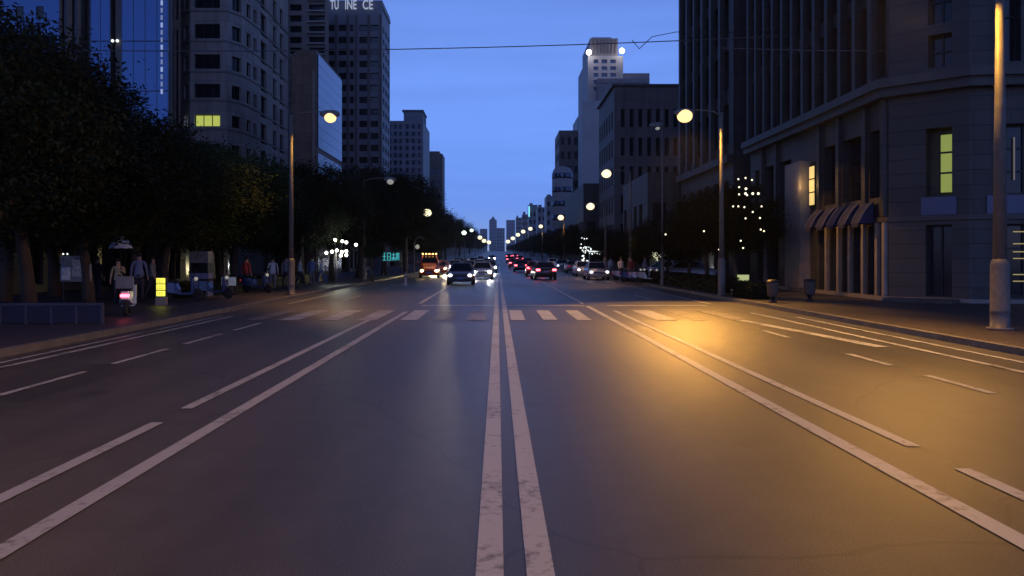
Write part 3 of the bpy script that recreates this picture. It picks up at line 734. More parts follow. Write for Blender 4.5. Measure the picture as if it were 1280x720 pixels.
# entrance step
MB().obox((cm[0]+n12.x*0.8, cm[1]+n12.y*0.8), d12, 2.4, 0.9, ZR, ZR+0.13).build('entrance_step', M['stone_low'], root, off)
# awnings
aw0 = None
for q, (px, lb) in enumerate(((953,'leftmost indigo awning with pale edges over the farther doors'),(966,'middle indigo awning with pale edges over the farther doors'),(981,'rightmost indigo awning of the farther doors, beside the lit pier'),
        (1030,'indigo awning with pale edges just right of the yellow slit window'),(1045,'second indigo awning right of the lit pier'),(1059,'third indigo awning right of the lit pier'),(1074,'fourth indigo awning right of the lit pier'),(1092,'nearest indigo awning with pale edges, beside the building corner'))):
    y = 49.0-upx(SW0, SW1, px)
    if aw0 is None:
        aw0 = thing('awning', lb, 'awning', (FX-0.15,y,3.2), 0, 'indigo awnings on the corner building')
        m = MB(); hw = 0.33; seg = 8
        prof = [(-0.62,0.0),(-0.55,0.14),(-0.44,0.36),(-0.30,0.58),(-0.1,0.80),(0.0,0.86)]
        for a, b in zip(prof, prof[1:]):
            m.add([(a[0],-hw,a[1]),(a[0],hw,a[1]),(b[0],hw,b[1]),(b[0],-hw,b[1])], [(0,3,2,1)], 0, True)
        for s in (-1,1):
            m.add([(a[0],s*hw,a[1]) for a in prof]+[(0,s*hw,0.0)], [tuple(range(7))])
        vs = []; n_ = 9
        for k in range(n_): vs += [(-0.63, -hw+2*hw*k/(n_-1), 0.02), (-0.63, -hw+2*hw*k/(n_-1), -0.12-0.05*(k%2))]
        m.add(vs, [(2*k,2*k+1,2*k+3,2*k+2) for k in range(n_-1)])
        m.build('canvas', M['awning'], aw0)
        for s in (-1,1): MB().tube([(a[0]-0.01,s*(hw+0.01),a[1]+0.01) for a in prof], 0.03, 6).build('piping', M['piping'], aw0)
    else: dup(aw0, lb, (FX-0.15,y,3.2))
us0, us1 = upx(SW0, SW1, 1014.5), upx(SW0, SW1, 1021); yw0, yw1 = 49-us1, 49-us0
wd_ = MB().box(FX-0.10, FX-0.003, yw0, yw1, 4.3, 6.35).build('window', M['black'], root, off)
for k in range(3): MB().box(FX-0.125, FX-0.103, yw0+.03, yw1-.03, 4.38+k*.65, 4.96+k*.65).build('pane', M['lit_warm'], wd_, off, label='narrow yellow lit window pane')
# added point light for a warm wash on the pier, no fixture there
light('pier_fill', 'POINT', 16, (1.0,0.62,0.25), (FX-0.75-off[0], 49-ub-0.15-off[1], 5.4-off[2]), root, 0.08)
# ---- mid right dark block
Z = 92.0
pl = rect(wx(768,Z), wx(900,Z), Z, Z+14)
cols = [(upx(pl[0],pl[1],a), upx(pl[0],pl[1],b)) for a, b in ((776,781),(787,792),(798,803),(809,814),(820,825),(831,836),(842,847),(853,858),(864,869))]
root, off = building('office_block', 'wide dark flat-roofed block behind the brightest street lamp', pl, 0, wz(108,Z), M['darkwall'],
    {0: dict(cols=cols, rows=spans(3, wz(116,Z), 3.3, 2.1)), 3: dict(cols=spans(0,14,2.2,1.1), rows=spans(3, wz(116,Z), 3.3, 2.1))}, 0.35)
MB().box(wx(768,Z)-0.3, wx(900,Z), Z-0.3, Z+14.2, wz(108,Z)+0.003, wz(105.5,Z)).build('roof_edge', M['stone'], root, off)
# ---- tower with shoulder floodlights
Z = 150.0
pl = rect(wx(735,Z), wx(779,Z), Z, Z+18)
cols = [(upx(pl[0],pl[1],a), upx(pl[0],pl[1],b)) for a, b in ((742,748),(752,759),(763,770))]
root, off = building('office_tower', 'pale stepped tower with two bright floodlights at its shoulders', pl, 0, wz(70,Z), M['cream'],
    {0: dict(cols=cols, rows=[(wz(79+k*8.5,Z), wz(74.5+k*8.5,Z)) for k in range(0,5)], glass=M['curtain_dark'])}, 0.3)
MB().box(wx(738,Z), wx(773,Z), Z+0.5, Z+14, wz(70,Z)-0.4, wz(47,Z)).build('tower_crown', M['midwall'], root, off)
MB().box(wx(741,Z), wx(766,Z), Z+2, Z+12, wz(47,Z), wz(43,Z)).build('crown_cap', M['cream'], root, off)
m = MB()
for k in range(7):
    px = 742+k*4.6; m.box(wx(px,Z)-0.1, wx(px,Z)+0.1, Z+0.3, Z+0.49, wz(66,Z), wz(49,Z))
m.build('louvres', M['darkwall'], root, off)
MB().box(wx(747,Z-2), wx(812,Z-2), Z-2, Z-0.05, 5, wz(101,Z)).box(wx(779.4,Z), wx(812,Z), Z, Z+14, 5, wz(91.5,Z)).build('side_wing', M['midwall'], root, off)
m = MB()
for k in range(14): m.box(wx(750+k*4.4,Z-2)-0.12, wx(750+k*4.4,Z-2)+0.12, Z-2.15, Z-2.003, wz(104,Z-2)-0.1, wz(101.5,Z-2)-0.2)
m.build('parapet_louvres', M['darkwall'], root, off)
MB().box(wx(728,Z-3), wx(764,Z-3), Z-3, Z-2.05, 3, wz(130,Z)).build('front_slab', M['cream'], root, off)
for px, py in ((736.2,65.5),(777.5,63.5)):
    MB().ball((wx(px,Z-1), Z-1.0, wz(py,Z-1)), 0.5, 10, 8).build('floodlight', emit('roof_floodlight', (1.0,0.90,0.86), 9), root, off)
    light('floodlight_beam', 'POINT', 160, (1.0,0.86,0.8), (wx(px,Z-2)-off[0], Z-3.0-off[1], wz(py,Z)-off[2]), root, 0.5)
# ---- dark block left of it
Z = 190.0
pl = rect(wx(699,Z), wx(729,Z), Z, Z+14)
building('office_block', 'dark block directly left of the floodlit tower', pl, 0, wz(163,Z), M['darkwall'],
    {0: dict(cols=spans(0,elen(pl,0),1.6,0.8), rows=spans(4,wz(168,Z),3.4,1.8)), 3: dict(cols=spans(0,14,2,1.2), rows=spans(4,wz(168,Z),3.4,1.8))}, 0.3)
Z = 225.0
pl = rect(wx(722,Z), wx(735,Z), Z, Z+14)
building('office_block', 'sliver of a dark block with angled top between the dark block and the floodlit tower', pl, 0, wz(146,Z), M['midwall'], {0: dict(cols=spans(0,elen(pl,0),1.6,0.8), rows=spans(4,wz(150,Z),3.4,1.8))}, 0.3)
# ---- rounded pale block
Z = 183.0; cxr = wx(704,Z); rr_ = wx(717,Z)-cxr
root = thing('round_building', 'pale blue building with a rounded top left of the dark block', 'building', (cxr, Z+rr_, 0)); off = (cxr, Z+rr_, 0)
ht = wz(206,Z)
MB().lathe((cxr, Z+rr_, 0), [(rr_,0),(rr_,ht-2.2),(rr_*0.93,ht-1.2),(rr_*0.7,ht-0.4),(0.05,ht)], 28).build('wall', M['cream'], root, off)
m = MB()
for k in range(6): m.lathe((cxr, Z+rr_, 4+k*3.2), [(rr_+0.04,0),(rr_+0.06,0.05),(rr_+0.06,1.2),(rr_+0.04,1.25)], 28)
m.build('window_band', M['curtain_dark'], root, off)
# ---- small far right blocks
for i, (a, b, y_, Z, lb) in enumerate(((683,694,245,290,'small far block touching the rounded building'),(672,683,259,330,'small far block with a jagged roof, right of the cyan strip'),(661,672,256,360,'small far block with a vertical cyan light strip'),
        (653,661,268,460,'tiny far block left of the cyan strip block'),(645,653,272,620,'tiny far block closest to the open end of the avenue'))):
    pl = rect(wx(a,Z), wx(b,Z), Z, Z+12)
    rt, of = building('distant_building', lb, pl, 0, wz(y_,Z), M['midwall'], {0: dict(cols=spans(0,elen(pl,0),1.7,0.9), rows=spans(6,wz(y_,Z),3.4,1.8))}, 0.25)
    MB().box(wx(a,Z)+0.5, wx(a,Z)+1.8, Z+2, Z+6, wz(y_,Z)-0.4, wz(y_-2.5-i%2,Z)).build('roof_box', M['midwall'], rt, of)
    if i == 2: MB().box(wx(660.6,Z), wx(662.2,Z), Z-0.5, Z-0.02, wz(271,Z), wz(258,Z)).build('light_strip', M['cyan'], rt, of)
# low podium behind right trees
for (xa, xb, ya, yb, h, lb) in ((11.8,20,110,140,12,'low dark podium under the floodlit tower'),(13.5,24,72,86,9.5,'low dark annex in front of the flat-roofed block')):
    pl = rect(xa,xb,ya,yb)
    building('podium_building', lb, pl, 0, h, M['stone'], {0: dict(cols=spans(0,elen(pl,0),2.2,1.3), rows=[(0.8,3.4),(4.6,6.8)]), 3: dict(cols=spans(0,elen(pl,3),3,1.8), rows=[(0.8,3.4),(4.6,6.8)])}, 0.3)

# ------------------------------------------------------------ trees
def crown_mesh(name, n_clumps, per, leaf, seed, mt):
    rnd = random.Random(seed); vs = []; fs = []
    for c in range(n_clumps):
        while True:
            p = Vector((rnd.uniform(-1,1), rnd.uniform(-1,1), rnd.uniform(-1,1)))
            if 0.35 < p.length < 0.95 or (p.length < 0.35 and rnd.random() < 0.3): break
        p.z = p.z*(1.0 if p.z > 0 else 0.8)
        r = rnd.uniform(0.16, 0.32)
        for k in range(per):
            q = Vector((rnd.gauss(0,0.5), rnd.gauss(0,0.5), rnd.gauss(0,0.38)))*r
            c0 = p + q; a = Vector((rnd.gauss(0,1), rnd.gauss(0,1), rnd.gauss(0,0.6))).normalized()
            b = a.orthogonal().normalized(); s = leaf*rnd.uniform(0.6,1.3)
            i = len(vs); vs += [c0-a*s, c0+b*s*0.45, c0+a*s, c0-b*s*0.45]; fs.append((i,i+1,i+2,i+3))
    me = bpy.data.meshes.new(name); me.from_pydata(vs, [], fs); me.materials.append(mt); me.update(); return me
CROWNS = [crown_mesh('crown', 160, 260, 0.025, s, M['leaf2'] if s < 4 else M['leaf']) for s in range(5)]
def trunk_mesh(seed):
    rnd = random.Random(seed); m = MB()
    lean = rnd.uniform(-0.04,0.04)
    pts = [(0,0,0),(lean*0.5,0,0.15),(lean,0.02,0.35),(lean*0.6,0.0,0.55),(0,0,0.8)]
    m.tube(pts, [0.030,0.022,0.019,0.015,0.006], 9)
    for k in range(7):
        q = k*2.4+rnd.random(); z = 0.28+0.05*k
        e = (math.cos(q)*rnd.uniform(.16,.28), math.sin(q)*rnd.uniform(.16,.28), z+rnd.uniform(.16,.28))
        m.tube([(lean,0,z),(e[0]*0.5,e[1]*0.5,(z+e[2])/2-0.02),e], [0.011,0.007,0.003], 6)
    return m
TR = []
for s in range(4):
    o = trunk_mesh(s).build('trunk', M['bark']); TR.append(o.data); bpy.data.objects.remove(o)
def tree(label, x, y, h, wd, base=0.27, seed=0, group='street trees', name='street_tree', z0=None):
    z = (elev(y)+0.12) if z0 is None else z0
    t = thing(name, label, 'tree', (x,y,z), 0, group)
    tr = bpy.data.objects.new('trunk', TR[seed%4]); COL.objects.link(tr); tr.parent = t; tr.scale = (h,h,h); tr.rotation_euler = (0,0,seed*1.3)
    cr = bpy.data.objects.new('crown', CROWNS[4 if (seed == 4 and name == 'street_tree' and group == 'trees along the left pavement') else seed%4]); COL.objects.link(cr); cr.parent = t
    cr.location = (0,0,h*(1+base)/2); cr.scale = (wd/2, wd/2, h*(1-base)/2); cr.rotation_euler = (0,0,seed*2.1)
    return t
LT = [(-40,20,8,22,6.2,'tall dark tree cut by the left edge, nearest the camera'),(38,23,50,0,6.6,'big dark tree at the far left in front of the blue glass block'),
      (112,27,104,0,6.2,'dark tree below the left edge of the mirror glass tower'),(165,31,140,0,6.2,'dark tree below the mirror glass tower, behind the pale blue umbrella'),
      (205,34,160,0,6.0,'dark tree right of the umbrella, next to the yellow sign'),(247,37,172,0,5.8,'dark tree directly under the yellow lit apartment windows'),
      (292,41,180,0,6.0,'dark tree under the curved corner of the beige apartments'),(333,46,208,0,5.8,'dark tree just left of the first left lamp post'),
      (378,52,205,0,6.2,'dark tree right behind the first left lamp post'),(415,58,210,0,6.2,'dark tree below the arched slab, above the globe lamps'),
      (448,65,206,0,6.6,'dark tree by the second left lamp post'),(480,76,212,0,7.4,'dark tree below the blue-grey block'),
      (508,88,218,0,8.0,'dark tree behind the third left lamp post'),(534,106,256,0,8.5,'dark tree under the slim dark block'),
      (534,140,262,0,8.6,'dark tree right of the slim dark block, under the sky gap'),(548,172,266,0,9.5,'round tree against the sky, nearest the greenish-white lamp'),
      (557,205,267,0,11,'broad round tree at the left side of the sky gap'),(574,282,275,0,12,'far round tree left of the skyline tower'),
      (587,385,284,0,12,'smaller far tree left of the skyline tower'),(598,560,295,0,13,'smallest far tree left of the avenue end')]
for i, (px, d, py, _, wd, lb) in enumerate(LT):
    x = wx(px, d); h = wz(py, d)-elev(d)-0.12
    tree(lb, min(x, -9.9 if d < 110 else -12.8), d, h, wd, 0.22 if i < 12 else 0.15, i if i not in (5,6) else 4, 'trees along the left pavement')
# second row, further from the road
for i, (px, d, py, wd, lb) in enumerate(((70,34,70,7,'dark tree of the second row behind the far left trees'),(150,42,150,7,'dark second-row tree behind the umbrella holder'),(215,48,178,7,'dark second-row tree left of the lit windows'),
        (275,55,188,7,'dark second-row tree under the beige block'),(5,30,45,7,'dark second-row tree at the far left edge'),(350,66,214,8,'dark second-row tree under the narrow windows'))):
    tree(lb, wx(px,d), d, wz(py,d)-0.12, wd, 0.16, i+2, 'second row of trees on the left')
# leaning trunk at the very left, reddish light painted into its bark colour
t = thing('leaning_tree', 'leaning bare trunk with reddish light in its brown colour at the left edge of the view', 'tree', (-13.6, 21.0, 0.12), 0)
MB().tube([(-1.2,0,0),(-0.75,0,0.75),(-0.25,0.0,1.5),(0.15,0,2.2),(0.25,0,2.75)], [0.24,0.20,0.18,0.14,0.06], 12).tube([(0.0,0,1.9),(-0.35,0.1,2.5)],[0.09,0.03],8).build('trunk', mat('red_bark',(0.16,0.08,0.07),0.9,0.3,6,bump=0.5,bscale=15), t)
RT = [(884,44,240,4.4,0.30,'left of the two round trees by the near right lamp post'),(922,40.5,226,4.4,0.28,'round tree hung with fairy lights beside the corner building'),
      (856,47,258,4.4,0.28,'dark tree left of the near right lamp post'),(833,56,272,5,0.25,'dark tree above the teal-clad person'),(806,66,284,5.6,0.2,'dark greenish tree above the parked scooters'),
      (778,80,286,6,0.2,'dark greenish tree by the second right lamp post'),(752,96,284,6.5,0.2,'dark tree below the floodlit tower'),(728,118,280,7,0.2,'dark tree right of the third right lamp'),
      (712,140,283,7,0.15,'far right tree under the rounded building'),(696,165,285,7.5,0.15,'far right tree under the small far blocks'),(682,195,289,8,0.15,'far right tree below the jagged roof'),
      (668,235,292,9,0.12,'far right tree below the cyan strip'),(656,290,296,9,0.12,'far right tree left of the cyan strip'),(646,370,300,10,0.12,'small far right tree near the avenue end'),(638,480,304,11,0.12,'small far right tree before the last one at the avenue end'),(634,650,306,12,0.12,'smallest far right tree at the avenue end')]
for i, (px, d, py, wd, bs, lb) in enumerate(RT):
    tree(lb, max(wx(px,d), 11.2 if d < 150 else 13.0), d, wz(py,d)-elev(d)-0.12, wd, bs, i+1, 'trees along the right pavement')
def leafbox(name, x0, x1, y0, y1, z0, z1, n, s, mt, seed, **tags):
    rnd = random.Random(seed); m = MB(); m.box(x0+.08, x1-.08, y0+.08, y1-.08, z0, z1-.08)
    for k in range(n):
        f = rnd.random(); p = Vector((rnd.uniform(x0,x1), rnd.uniform(y0,y1), rnd.uniform(z0,z1)))
        if f < .45: p.z = z1+rnd.gauss(0,.03)
        elif f < .75: p.x = x0+rnd.gauss(0,.03)
        elif f < .9: p.y = y0+rnd.gauss(0,.03)
        a = Vector((rnd.gauss(0,1),rnd.gauss(0,1),rnd.gauss(0,1))).normalized(); b = a.orthogonal().normalized(); q = s*rnd.uniform(.6,1.4)
        m.add([p-a*q, p+b*q*.5, p+a*q, p-b*q*.5], [(0,1,2,3)])
    return m.build(name, mt, **tags)
leafbox('hedge', 10.2, 11.3, 37.5, 62, 0.12, 0.85, 6000, 0.06, M['leaf2'], 3, label='long low clipped hedge beside the right lamp posts', category='hedge')
leafbox('hedge', 10.2, 11.0, 32.2, 35.0, 0.12, 0.75, 1800, 0.05, M['leaf2'], 4, label='short low hedge right of the near right lamp post', category='hedge')

for x0_, x1_, lb in ((-19.0,-18.4,'long dark wall added to close the sky gap under the far left trees'),(18.6,19.2,'long dark wall added to close the sky gap under the far right trees')):  # walls added to block bright sky showing below the crowns
    m = MB(); ys_ = [145]+[y for y in YS if 145 < y <= 1000]; vs = []
    for y in ys_: vs += [(x0_,y,elev(y)-.1),(x1_,y,elev(y)-.1),(x1_,y,elev(y)+5.5),(x0_,y,elev(y)+5.5)]
    fs = [(4*i+k, 4*i+(k+1)%4, 4*i+4+(k+1)%4, 4*i+4+k) for i in range(len(ys_)-1) for k in range(4)]+[(3,2,1,0)]
    m.add(vs, fs); o = m.build('sky_gap_wall', M['darkwall']); o['label'] = lb; o['category'] = 'wall'
# ------------------------------------------------------------ street lamps
def street_lamp(label, px, d, lpx, lpy, side, lens, group, power=0, col=(1.0,0.50,0.14), bulb=0.27, z_base=None, thick=0.11, glow=0, cone=130, tilt=30, gdrop=0.9, fwd=0):
    x = wx(px, d); hl = wz(lpy, d) - elev(d)-0.12; ax = wx(lpx, d) - x
    t = thing('street_lamp', label, 'street lamp', (x, d, elev(d)+0.12), 0, group)
    MB().lathe((0,0,0), [(thick*2.1,0),(thick*2.1,0.05),(thick*1.5,0.07),(thick*1.5,0.4),(thick*1.56,0.42),(thick*1.56,0.46),(thick*1.5,0.48),(thick*1.5,1.5),(thick*1.42,1.55),(thick*1.15,1.65)], 12).build('base', M['pole'], t)
    top = hl + 0.25
    MB().lathe((0,0,1.65), [(thick*1.1,0),(thick*0.6,top-1.75)], 12).build('pole', M['pole'], t)
    MB().tube([(0,0,top-0.3),(ax*0.2,0,top-0.05),(ax*0.6,0,top+0.02),(ax*0.85,0,top)], [0.04,0.035,0.03,0.03], 8).build('arm', M['pole'], t)
    s = 1 if ax > 0 else -1
    m = MB()
    for k, (u, w_, h_) in enumerate(((-0.45,0.10,0.07),(-0.25,0.17,0.13),(0.1,0.19,0.14),(0.33,0.13,0.09))): pass
    m.lathe((ax-0.36*1,0,hl+0.16), [(0.05,-0.12),(0.13,0.0),(0.18,0.2),(0.18,0.5),(0.12,0.72),(0.03,0.78)], 14, axis='x')
    m.build('lamp_housing', M['lamp_body'], t)
    MB().ball((ax,0,hl), bulb, 14, 10, sz=0.85).build('lamp_lens', lens, t)
    if power: light('lamp_light', 'SPOT', power, col, (ax,-0.02,hl-bulb-0.05), t, 0.25, R(cone), (-R(fwd),-side*R(tilt),0), 0.6)
    if glow:
        gz = hl-0.35; light('pole_fill', 'SPOT', glow, (1.0,0.47,0.06), (ax*0.8,0,gz), t, 0.12, R(56), (0, math.atan2(ax*0.8, gdrop), 0), 0.25)  # extra spot added to brighten the upper pole
    return t
SOD = (1.0, 0.47, 0.10)
GL, GR = 'street lamps along the left pavement', 'street lamps along the right pavement'
street_lamp('near right lamp post with the brightest orange lamp', 902, 35.3, 856, 145, -1, M['sodium'], GR, 6500, (1.0,0.46,0.08), 0.34, glow=1300, gdrop=1.1, cone=66, tilt=10, fwd=44)
street_lamp('nearest lamp post, thick and cut off by the top edge at the right', 1250, 18.6, 1158, -30, -1, M['sodium'], GR, 4700, SOD, 0.3, thick=0.135, glow=1300, cone=118, tilt=38, fwd=1, gdrop=1.3)
street_lamp('second lit lamp post on the right, in front of the flat-roofed block', 788, 58, 758, 217, -1, M['sodium2'], GR, 900, SOD, 0.36, glow=15)
street_lamp('unlit lamp post between the two nearest lit right lamps', 828, 46.5, 822, 160, -1, M['offlens'], GR, 0, thick=0.07, bulb=0.14)
street_lamp('lit lamp post on the right below the floodlit tower', 757, 73, 738, 258, -1, M['sodium2'], GR, 700, SOD, 0.38)
street_lamp('lit lamp post right of the rounded building', 705, 118, 701, 272, -1, M['sodium2'], GR, 500, SOD, 0.45)
street_lamp('left lamp post with orange-lit upper pole and bright lamp', 364, 36, 413, 147, 1, M['sodium'], GL, 1700, SOD, 0.27, glow=420, gdrop=1.5)
street_lamp('second left lamp post with a dim grey lamp', 455, 60, 488, 227, 1, M['offlens'], GL, 60, (0.9,0.85,0.7), 0.26)
street_lamp('third left lamp post with a yellow lamp before the dark trees', 508, 82, 534, 266, 1, M['warmw'], GL, 220, (1,0.72,0.35), 0.45)
street_lamp('fourth left lamp post with a whitish lamp', 539, 112, 555, 278, 1, M['warmw'], GL, 180, (1,0.75,0.4), 0.40)
street_lamp('left lamp post with a greenish-white lamp', 569, 174, 580, 291, 1, M['coolw'], GL, 350, (0.6,1,0.65), 0.52)
street_lamp('lamp post on the left just past the greenish-white one', 581, 225, 589.5, 288, 1, M['coolw'], GL, 200, (0.6,1,0.7), 0.5)
for (lb, x_, y_, sd, pw, G_) in (('left lamp post just outside the frame, level with the first lane dashes', -9.5, 11.5, 1, 340, GL),
        ('right lamp post standing beside the camera, outside the frame', 9.9, -2.0, -1, 4200, GR), ('left lamp post behind the camera, outside the frame', -9.5, -8.0, 1, 250, GL)):
    px_ = x_*1000/y_+622; ly = 322-(6.4*1000/y_); street_lamp(lb, px_, y_, px_+sd*1.7*1000/y_, ly, sd, M['sodium'], G_, pw, SOD, 0.3, cone=135, tilt=25)
for px, d, lpx, lpy, lb in ((594,330,600,297,'left lamp post in the far row, nearest of three'),(600.5,430,605,301,'left lamp post in the far row, middle of three'),(608,660,611,303,'left lamp post in the far row, farthest of three')):
    street_lamp(lb, px, d, lpx, lpy, 1, M['warmw'], GL, 0, bulb=0.0028*d)
for px, d, lpx, lpy, lb in ((678,175,676,283,'first of the far row of pale yellow lamps on the right'),(664,245,663,286,'second of the far row of pale yellow lamps on the right'),(656,300,654,289.5,'third of the far row of pale yellow lamps on the right'),
        (649,370,647.5,293.5,'fourth of the far row of pale yellow lamps on the right'),(643,470,641,298,'fifth of the far row of pale yellow lamps on the right'),(637,620,635,302,'farthest of the far row of pale yellow lamps on the right')):
    street_lamp(lb, px, d, lpx, lpy, -1, M['warmw'], GR, 350 if d < 200 else 0, (1,0.8,0.45), bulb=0.0026*d)

# overhead cables
for (a, b, sag, lb) in (((-24,40,wz(62,40)),(FX,40.0,wz(43,40)),0.35,'upper thin overhead cable crossing the whole street'),((9.9,35.3,wz(60,35.3)),(24,28.55,wz(58,28.5)),0.15,'lower thin overhead cable crossing only the corner building')):
    pts = []
    for k in range(25):
        t_ = k/24; pts.append((a[0]+(b[0]-a[0])*t_, a[1]+(b[1]-a[1])*t_, a[2]+(b[2]-a[2])*t_-sag*4*t_*(1-t_)))
    o = MB().tube(pts, 0.024, 6).build('overhead_cable', M['cable']); o['label'] = lb; o['category'] = 'cable'; o['group'] = 'cables over the street'
pts = [(wx(790,40),40,wz(50,40)),(wx(800,40),40.2,wz(66,40)+0.25),(wx(815,41),41,wz(46,41)),(wx(845,43),43,wz(40,43)),(FX,44,wz(40,44))]
o = MB().tube(pts, 0.02, 6).build('overhead_cable', M['cable']); o['label'] = 'short slack cable branching to the corner building'; o['category'] = 'cable'; o['group'] = 'cables over the street'

# ------------------------------------------------------------ vehicles
def car_parts(t, paintm, hl, tl, van=False, L=4.6, W=1.8, Ht=1.45, plate=True):
    """front of the car points to -Y"""
    k = Ht/1.45
    st = [(-L/2,0.34,0.56,.72),(-L/2+.12,0.24,0.70,.82),(-L/2+.5,0.22,0.80,.88),(-1.05,0.22,0.92*k,.90),(-.3,0.20,0.95*k,.90),(.9,0.20,0.98*k,.90),(1.6,0.22,0.99*k,.89),(L/2-.35,0.24,0.96*k,.86),(L/2-.08,0.30,0.88*k,.80),(L/2,0.40,0.62,.74)]
    m = MB(); vs = []; hw = W/2
    for (y,zb,zt,f) in st:
        w_ = hw*f/0.9
        ring = [(-w_*.86,zb),(-w_*.99,zb+.12),(-w_,(zb+zt)/2),(-w_*.95,zt-.05),(-w_*.82,zt),(0,zt+.02),(w_*.82,zt),(w_*.95,zt-.05),(w_,(zb+zt)/2),(w_*.99,zb+.12),(w_*.86,zb)]
        vs += [(x,y,z) for x,z in ring]
    n = 11; fs = []
    for i in range(len(st)-1):
        for j in range(n): fs.append((i*n+j,(i)*n+(j+1)%n,(i+1)*n+(j+1)%n,(i+1)*n+j))
    fs += [tuple(range(n))[::-1], tuple(range((len(st)-1)*n, len(st)*n))]
    m.add(vs, [f[::-1] for f in fs], 0, True)
    # roof and pillars
    zb = 0.96*k; zr = Ht
    bot = [(-hw*.84,-1.05),(hw*.84,-1.05),(hw*.86,1.75 if not van else 2.15),(-hw*.86,1.75 if not van else 2.15)]
    tp = [(-hw*.66,-.35),(hw*.66,-.35),(hw*.66,1.05 if not van else 1.9),(-hw*.66,1.05 if not van else 1.9)]
    c = MB()
    c.add([(x,y,zb-.03) for x,y in bot]+[(x,y,zr-.05) for x,y in tp], [(0,1,5,4),(1,2,6,5),(2,3,7,6),(3,0,4,7)])
    rf = [(x*1.02,y*1.02,zr-.055) for x,y in tp]+[(x*.9,y*.9,zr) for x,y in tp]
    m.add(rf, [(0,1,5,4),(1,2,6,5),(2,3,7,6),(3,0,4,7),(4,5,6,7),(3,2,1,0)])
    for i in range(4):
        a, b = Vector((*bot[i],zb-.03)), Vector((*tp[i],zr-.05)); m.tube([a,b], 0.045, 6)
    for s in (-1,1): m.tube([(s*hw*.86,.35,zb-.03),(s*hw*.675,.35,zr-.05)], 0.04, 6); m.box(s*hw-0.02-(0.14 if s<0 else -0.02), s*hw+0.02+(0.14 if s>0 else -0.02), -.85,-.72, zb-.05, zb+.09)
    m.build('body', paintm, t)
    c.build('windows', M['carglass'], t)
    for s in (-1,1):
        for y in (-L/2+.85, L/2-.85):
            w0 = MB().lathe((s*(hw-.11),y,.32), [(.2,-.10),(.31,-.10),(.325,-.05),(.325,.05),(.31,.10),(.2,.10)], 18, axis='x').build('wheel', M['tyre'], t)
            MB().lathe((s*(hw-.11),y,.32), [(.02,-.105),(.2,-.103),(.2,.103),(.02,.105)], 12, axis='x').build('rim', M['rim'], w0)
        h = MB(); h.ball((s*hw*.70,-L/2+.09,.64), .145, 12, 8, sz=.8); h.build('headlight', hl, t)
        MB().box(min(s*hw*.55,s*hw*.90), max(s*hw*.55,s*hw*.90), L/2-.09, L/2+.02, .74*k, .90*k).build('tail_light', tl, t)
    MB().box(-.22,.22,-L/2-.03,-L/2+.02,.40,.52).build('number_plate', M['plate'], t)
    MB().box(-.5,.5,-L/2-.02,-L/2+.05,.54,.64).build('grille', M['black'], t)
    MB().box(-.22,.22,L/2-.02,L/2+.04,.62,.74).build('number_plate', M['plate'], t)
PR = {}
def car(label, x, y, rz, color, lights, kind='car', group='cars on the avenue', power=0, van=False):
    key = (color, lights, van)
    loc = (x, y, elev(y)+0.0)
    if key not in PR:
        t = thing('car' if not van else 'van', label, kind, loc, rz, group)
        hl, tl = {'on': (M['head'], M['taildim']), 'warm': (M['headwarm'], M['taildim']), 'brake': (M['headdim'], M['tail']), 'off': (M['offlens'], M['taildim']), 'dim': (M['headdim'], M['taildim'])}[lights]
        car_parts(t, PAINTS[color], hl, tl, van, 4.6 if not van else 4.9, 1.8, 1.45 if not van else 2.1)
        PR[key] = t
    else:
        src = PR[key]; t = src.copy(); COL.objects.link(t); t.location = loc; t.rotation_euler = (0,0,rz); t['label'] = label; t['group'] = group
        for ch in src.children:
            if ch.type == 'LIGHT': continue
            c = ch.copy(); COL.objects.link(c); c.parent = t
            for g2 in ch.children: d_ = g2.copy(); COL.objects.link(d_); d_.parent = c
    if power:
        colr = (1,.95,.9) if lights == 'on' else (1,.78,.42)
        for s in (-.62,.62): light('headlight_beam', 'SPOT', power, colr, (s,-2.45,.64), t, .08, R(75), (R(79),0,R(180)), .8)
    return t
# oncoming, left half (fronts face the camera)
car('dark sedan coming towards the camera left of the centre line', wx(577,54), 54, 0, 'grey', 'dim')
car('white sedan with glaring headlights right behind the dark sedan', wx(603,67), 67, 0, 'white', 'on', power=110)
car('silver car with white headlights against the centre line, behind the white sedan', wx(612,92), 92, 0, 'silver', 'on', power=110)
car('far oncoming silver car with white headlights above the dark sedan', wx(586,88), 88, 0, 'silver', 'on', power=120)
car('far oncoming white car with white headlights, left of the far silver one', wx(569,100), 100, 0, 'white', 'on', power=120)
car('distant white car with headlights on, close to the centre line', wx(609,128), 128, 0, 'white', 'on')
car('distant silver car with headlights on in the second lane left of the centre', wx(592,140), 140, 0, 'silver', 'on')
car('smallest oncoming car with headlights on at the avenue end', wx(615,190), 190, 0, 'silver', 'on')
car('third far oncoming car with headlights on, above the dark sedan, between two silver ones', wx(578,112), 112, 0, 'grey', 'on')
car('far oncoming car with headlights on, just left of the white cars', wx(599,105), 105, 0, 'white', 'on')
car('far oncoming grey car with headlights on in the leftmost lane', wx(573,132), 132, 0, 'grey', 'on')
car('tiny oncoming car with headlights on, middle of the far queue', wx(601,165), 165, 0, 'white', 'on')
# red van with amber lights and warm headlights, where the warm glow sits
t = car('red van with amber marker lights and warm headlights in the left lane', wx(537,72), 72, R(4), 'orange', 'warm', 'van', power=2200, van=True)
for q in range(5): MB().ball((-.6+.3*q,-.52,2.13),.055,8,6).build('marker_light', M['amber'], t)
for q in range(4): MB().ball((-.75+.5*q,-1.2,1.02),.05,8,6).build('marker_light', M['redmark'], t)
car('red car with warm headlights beside the red van', wx(551,84), 84, 0, 'orange', 'warm', power=900)
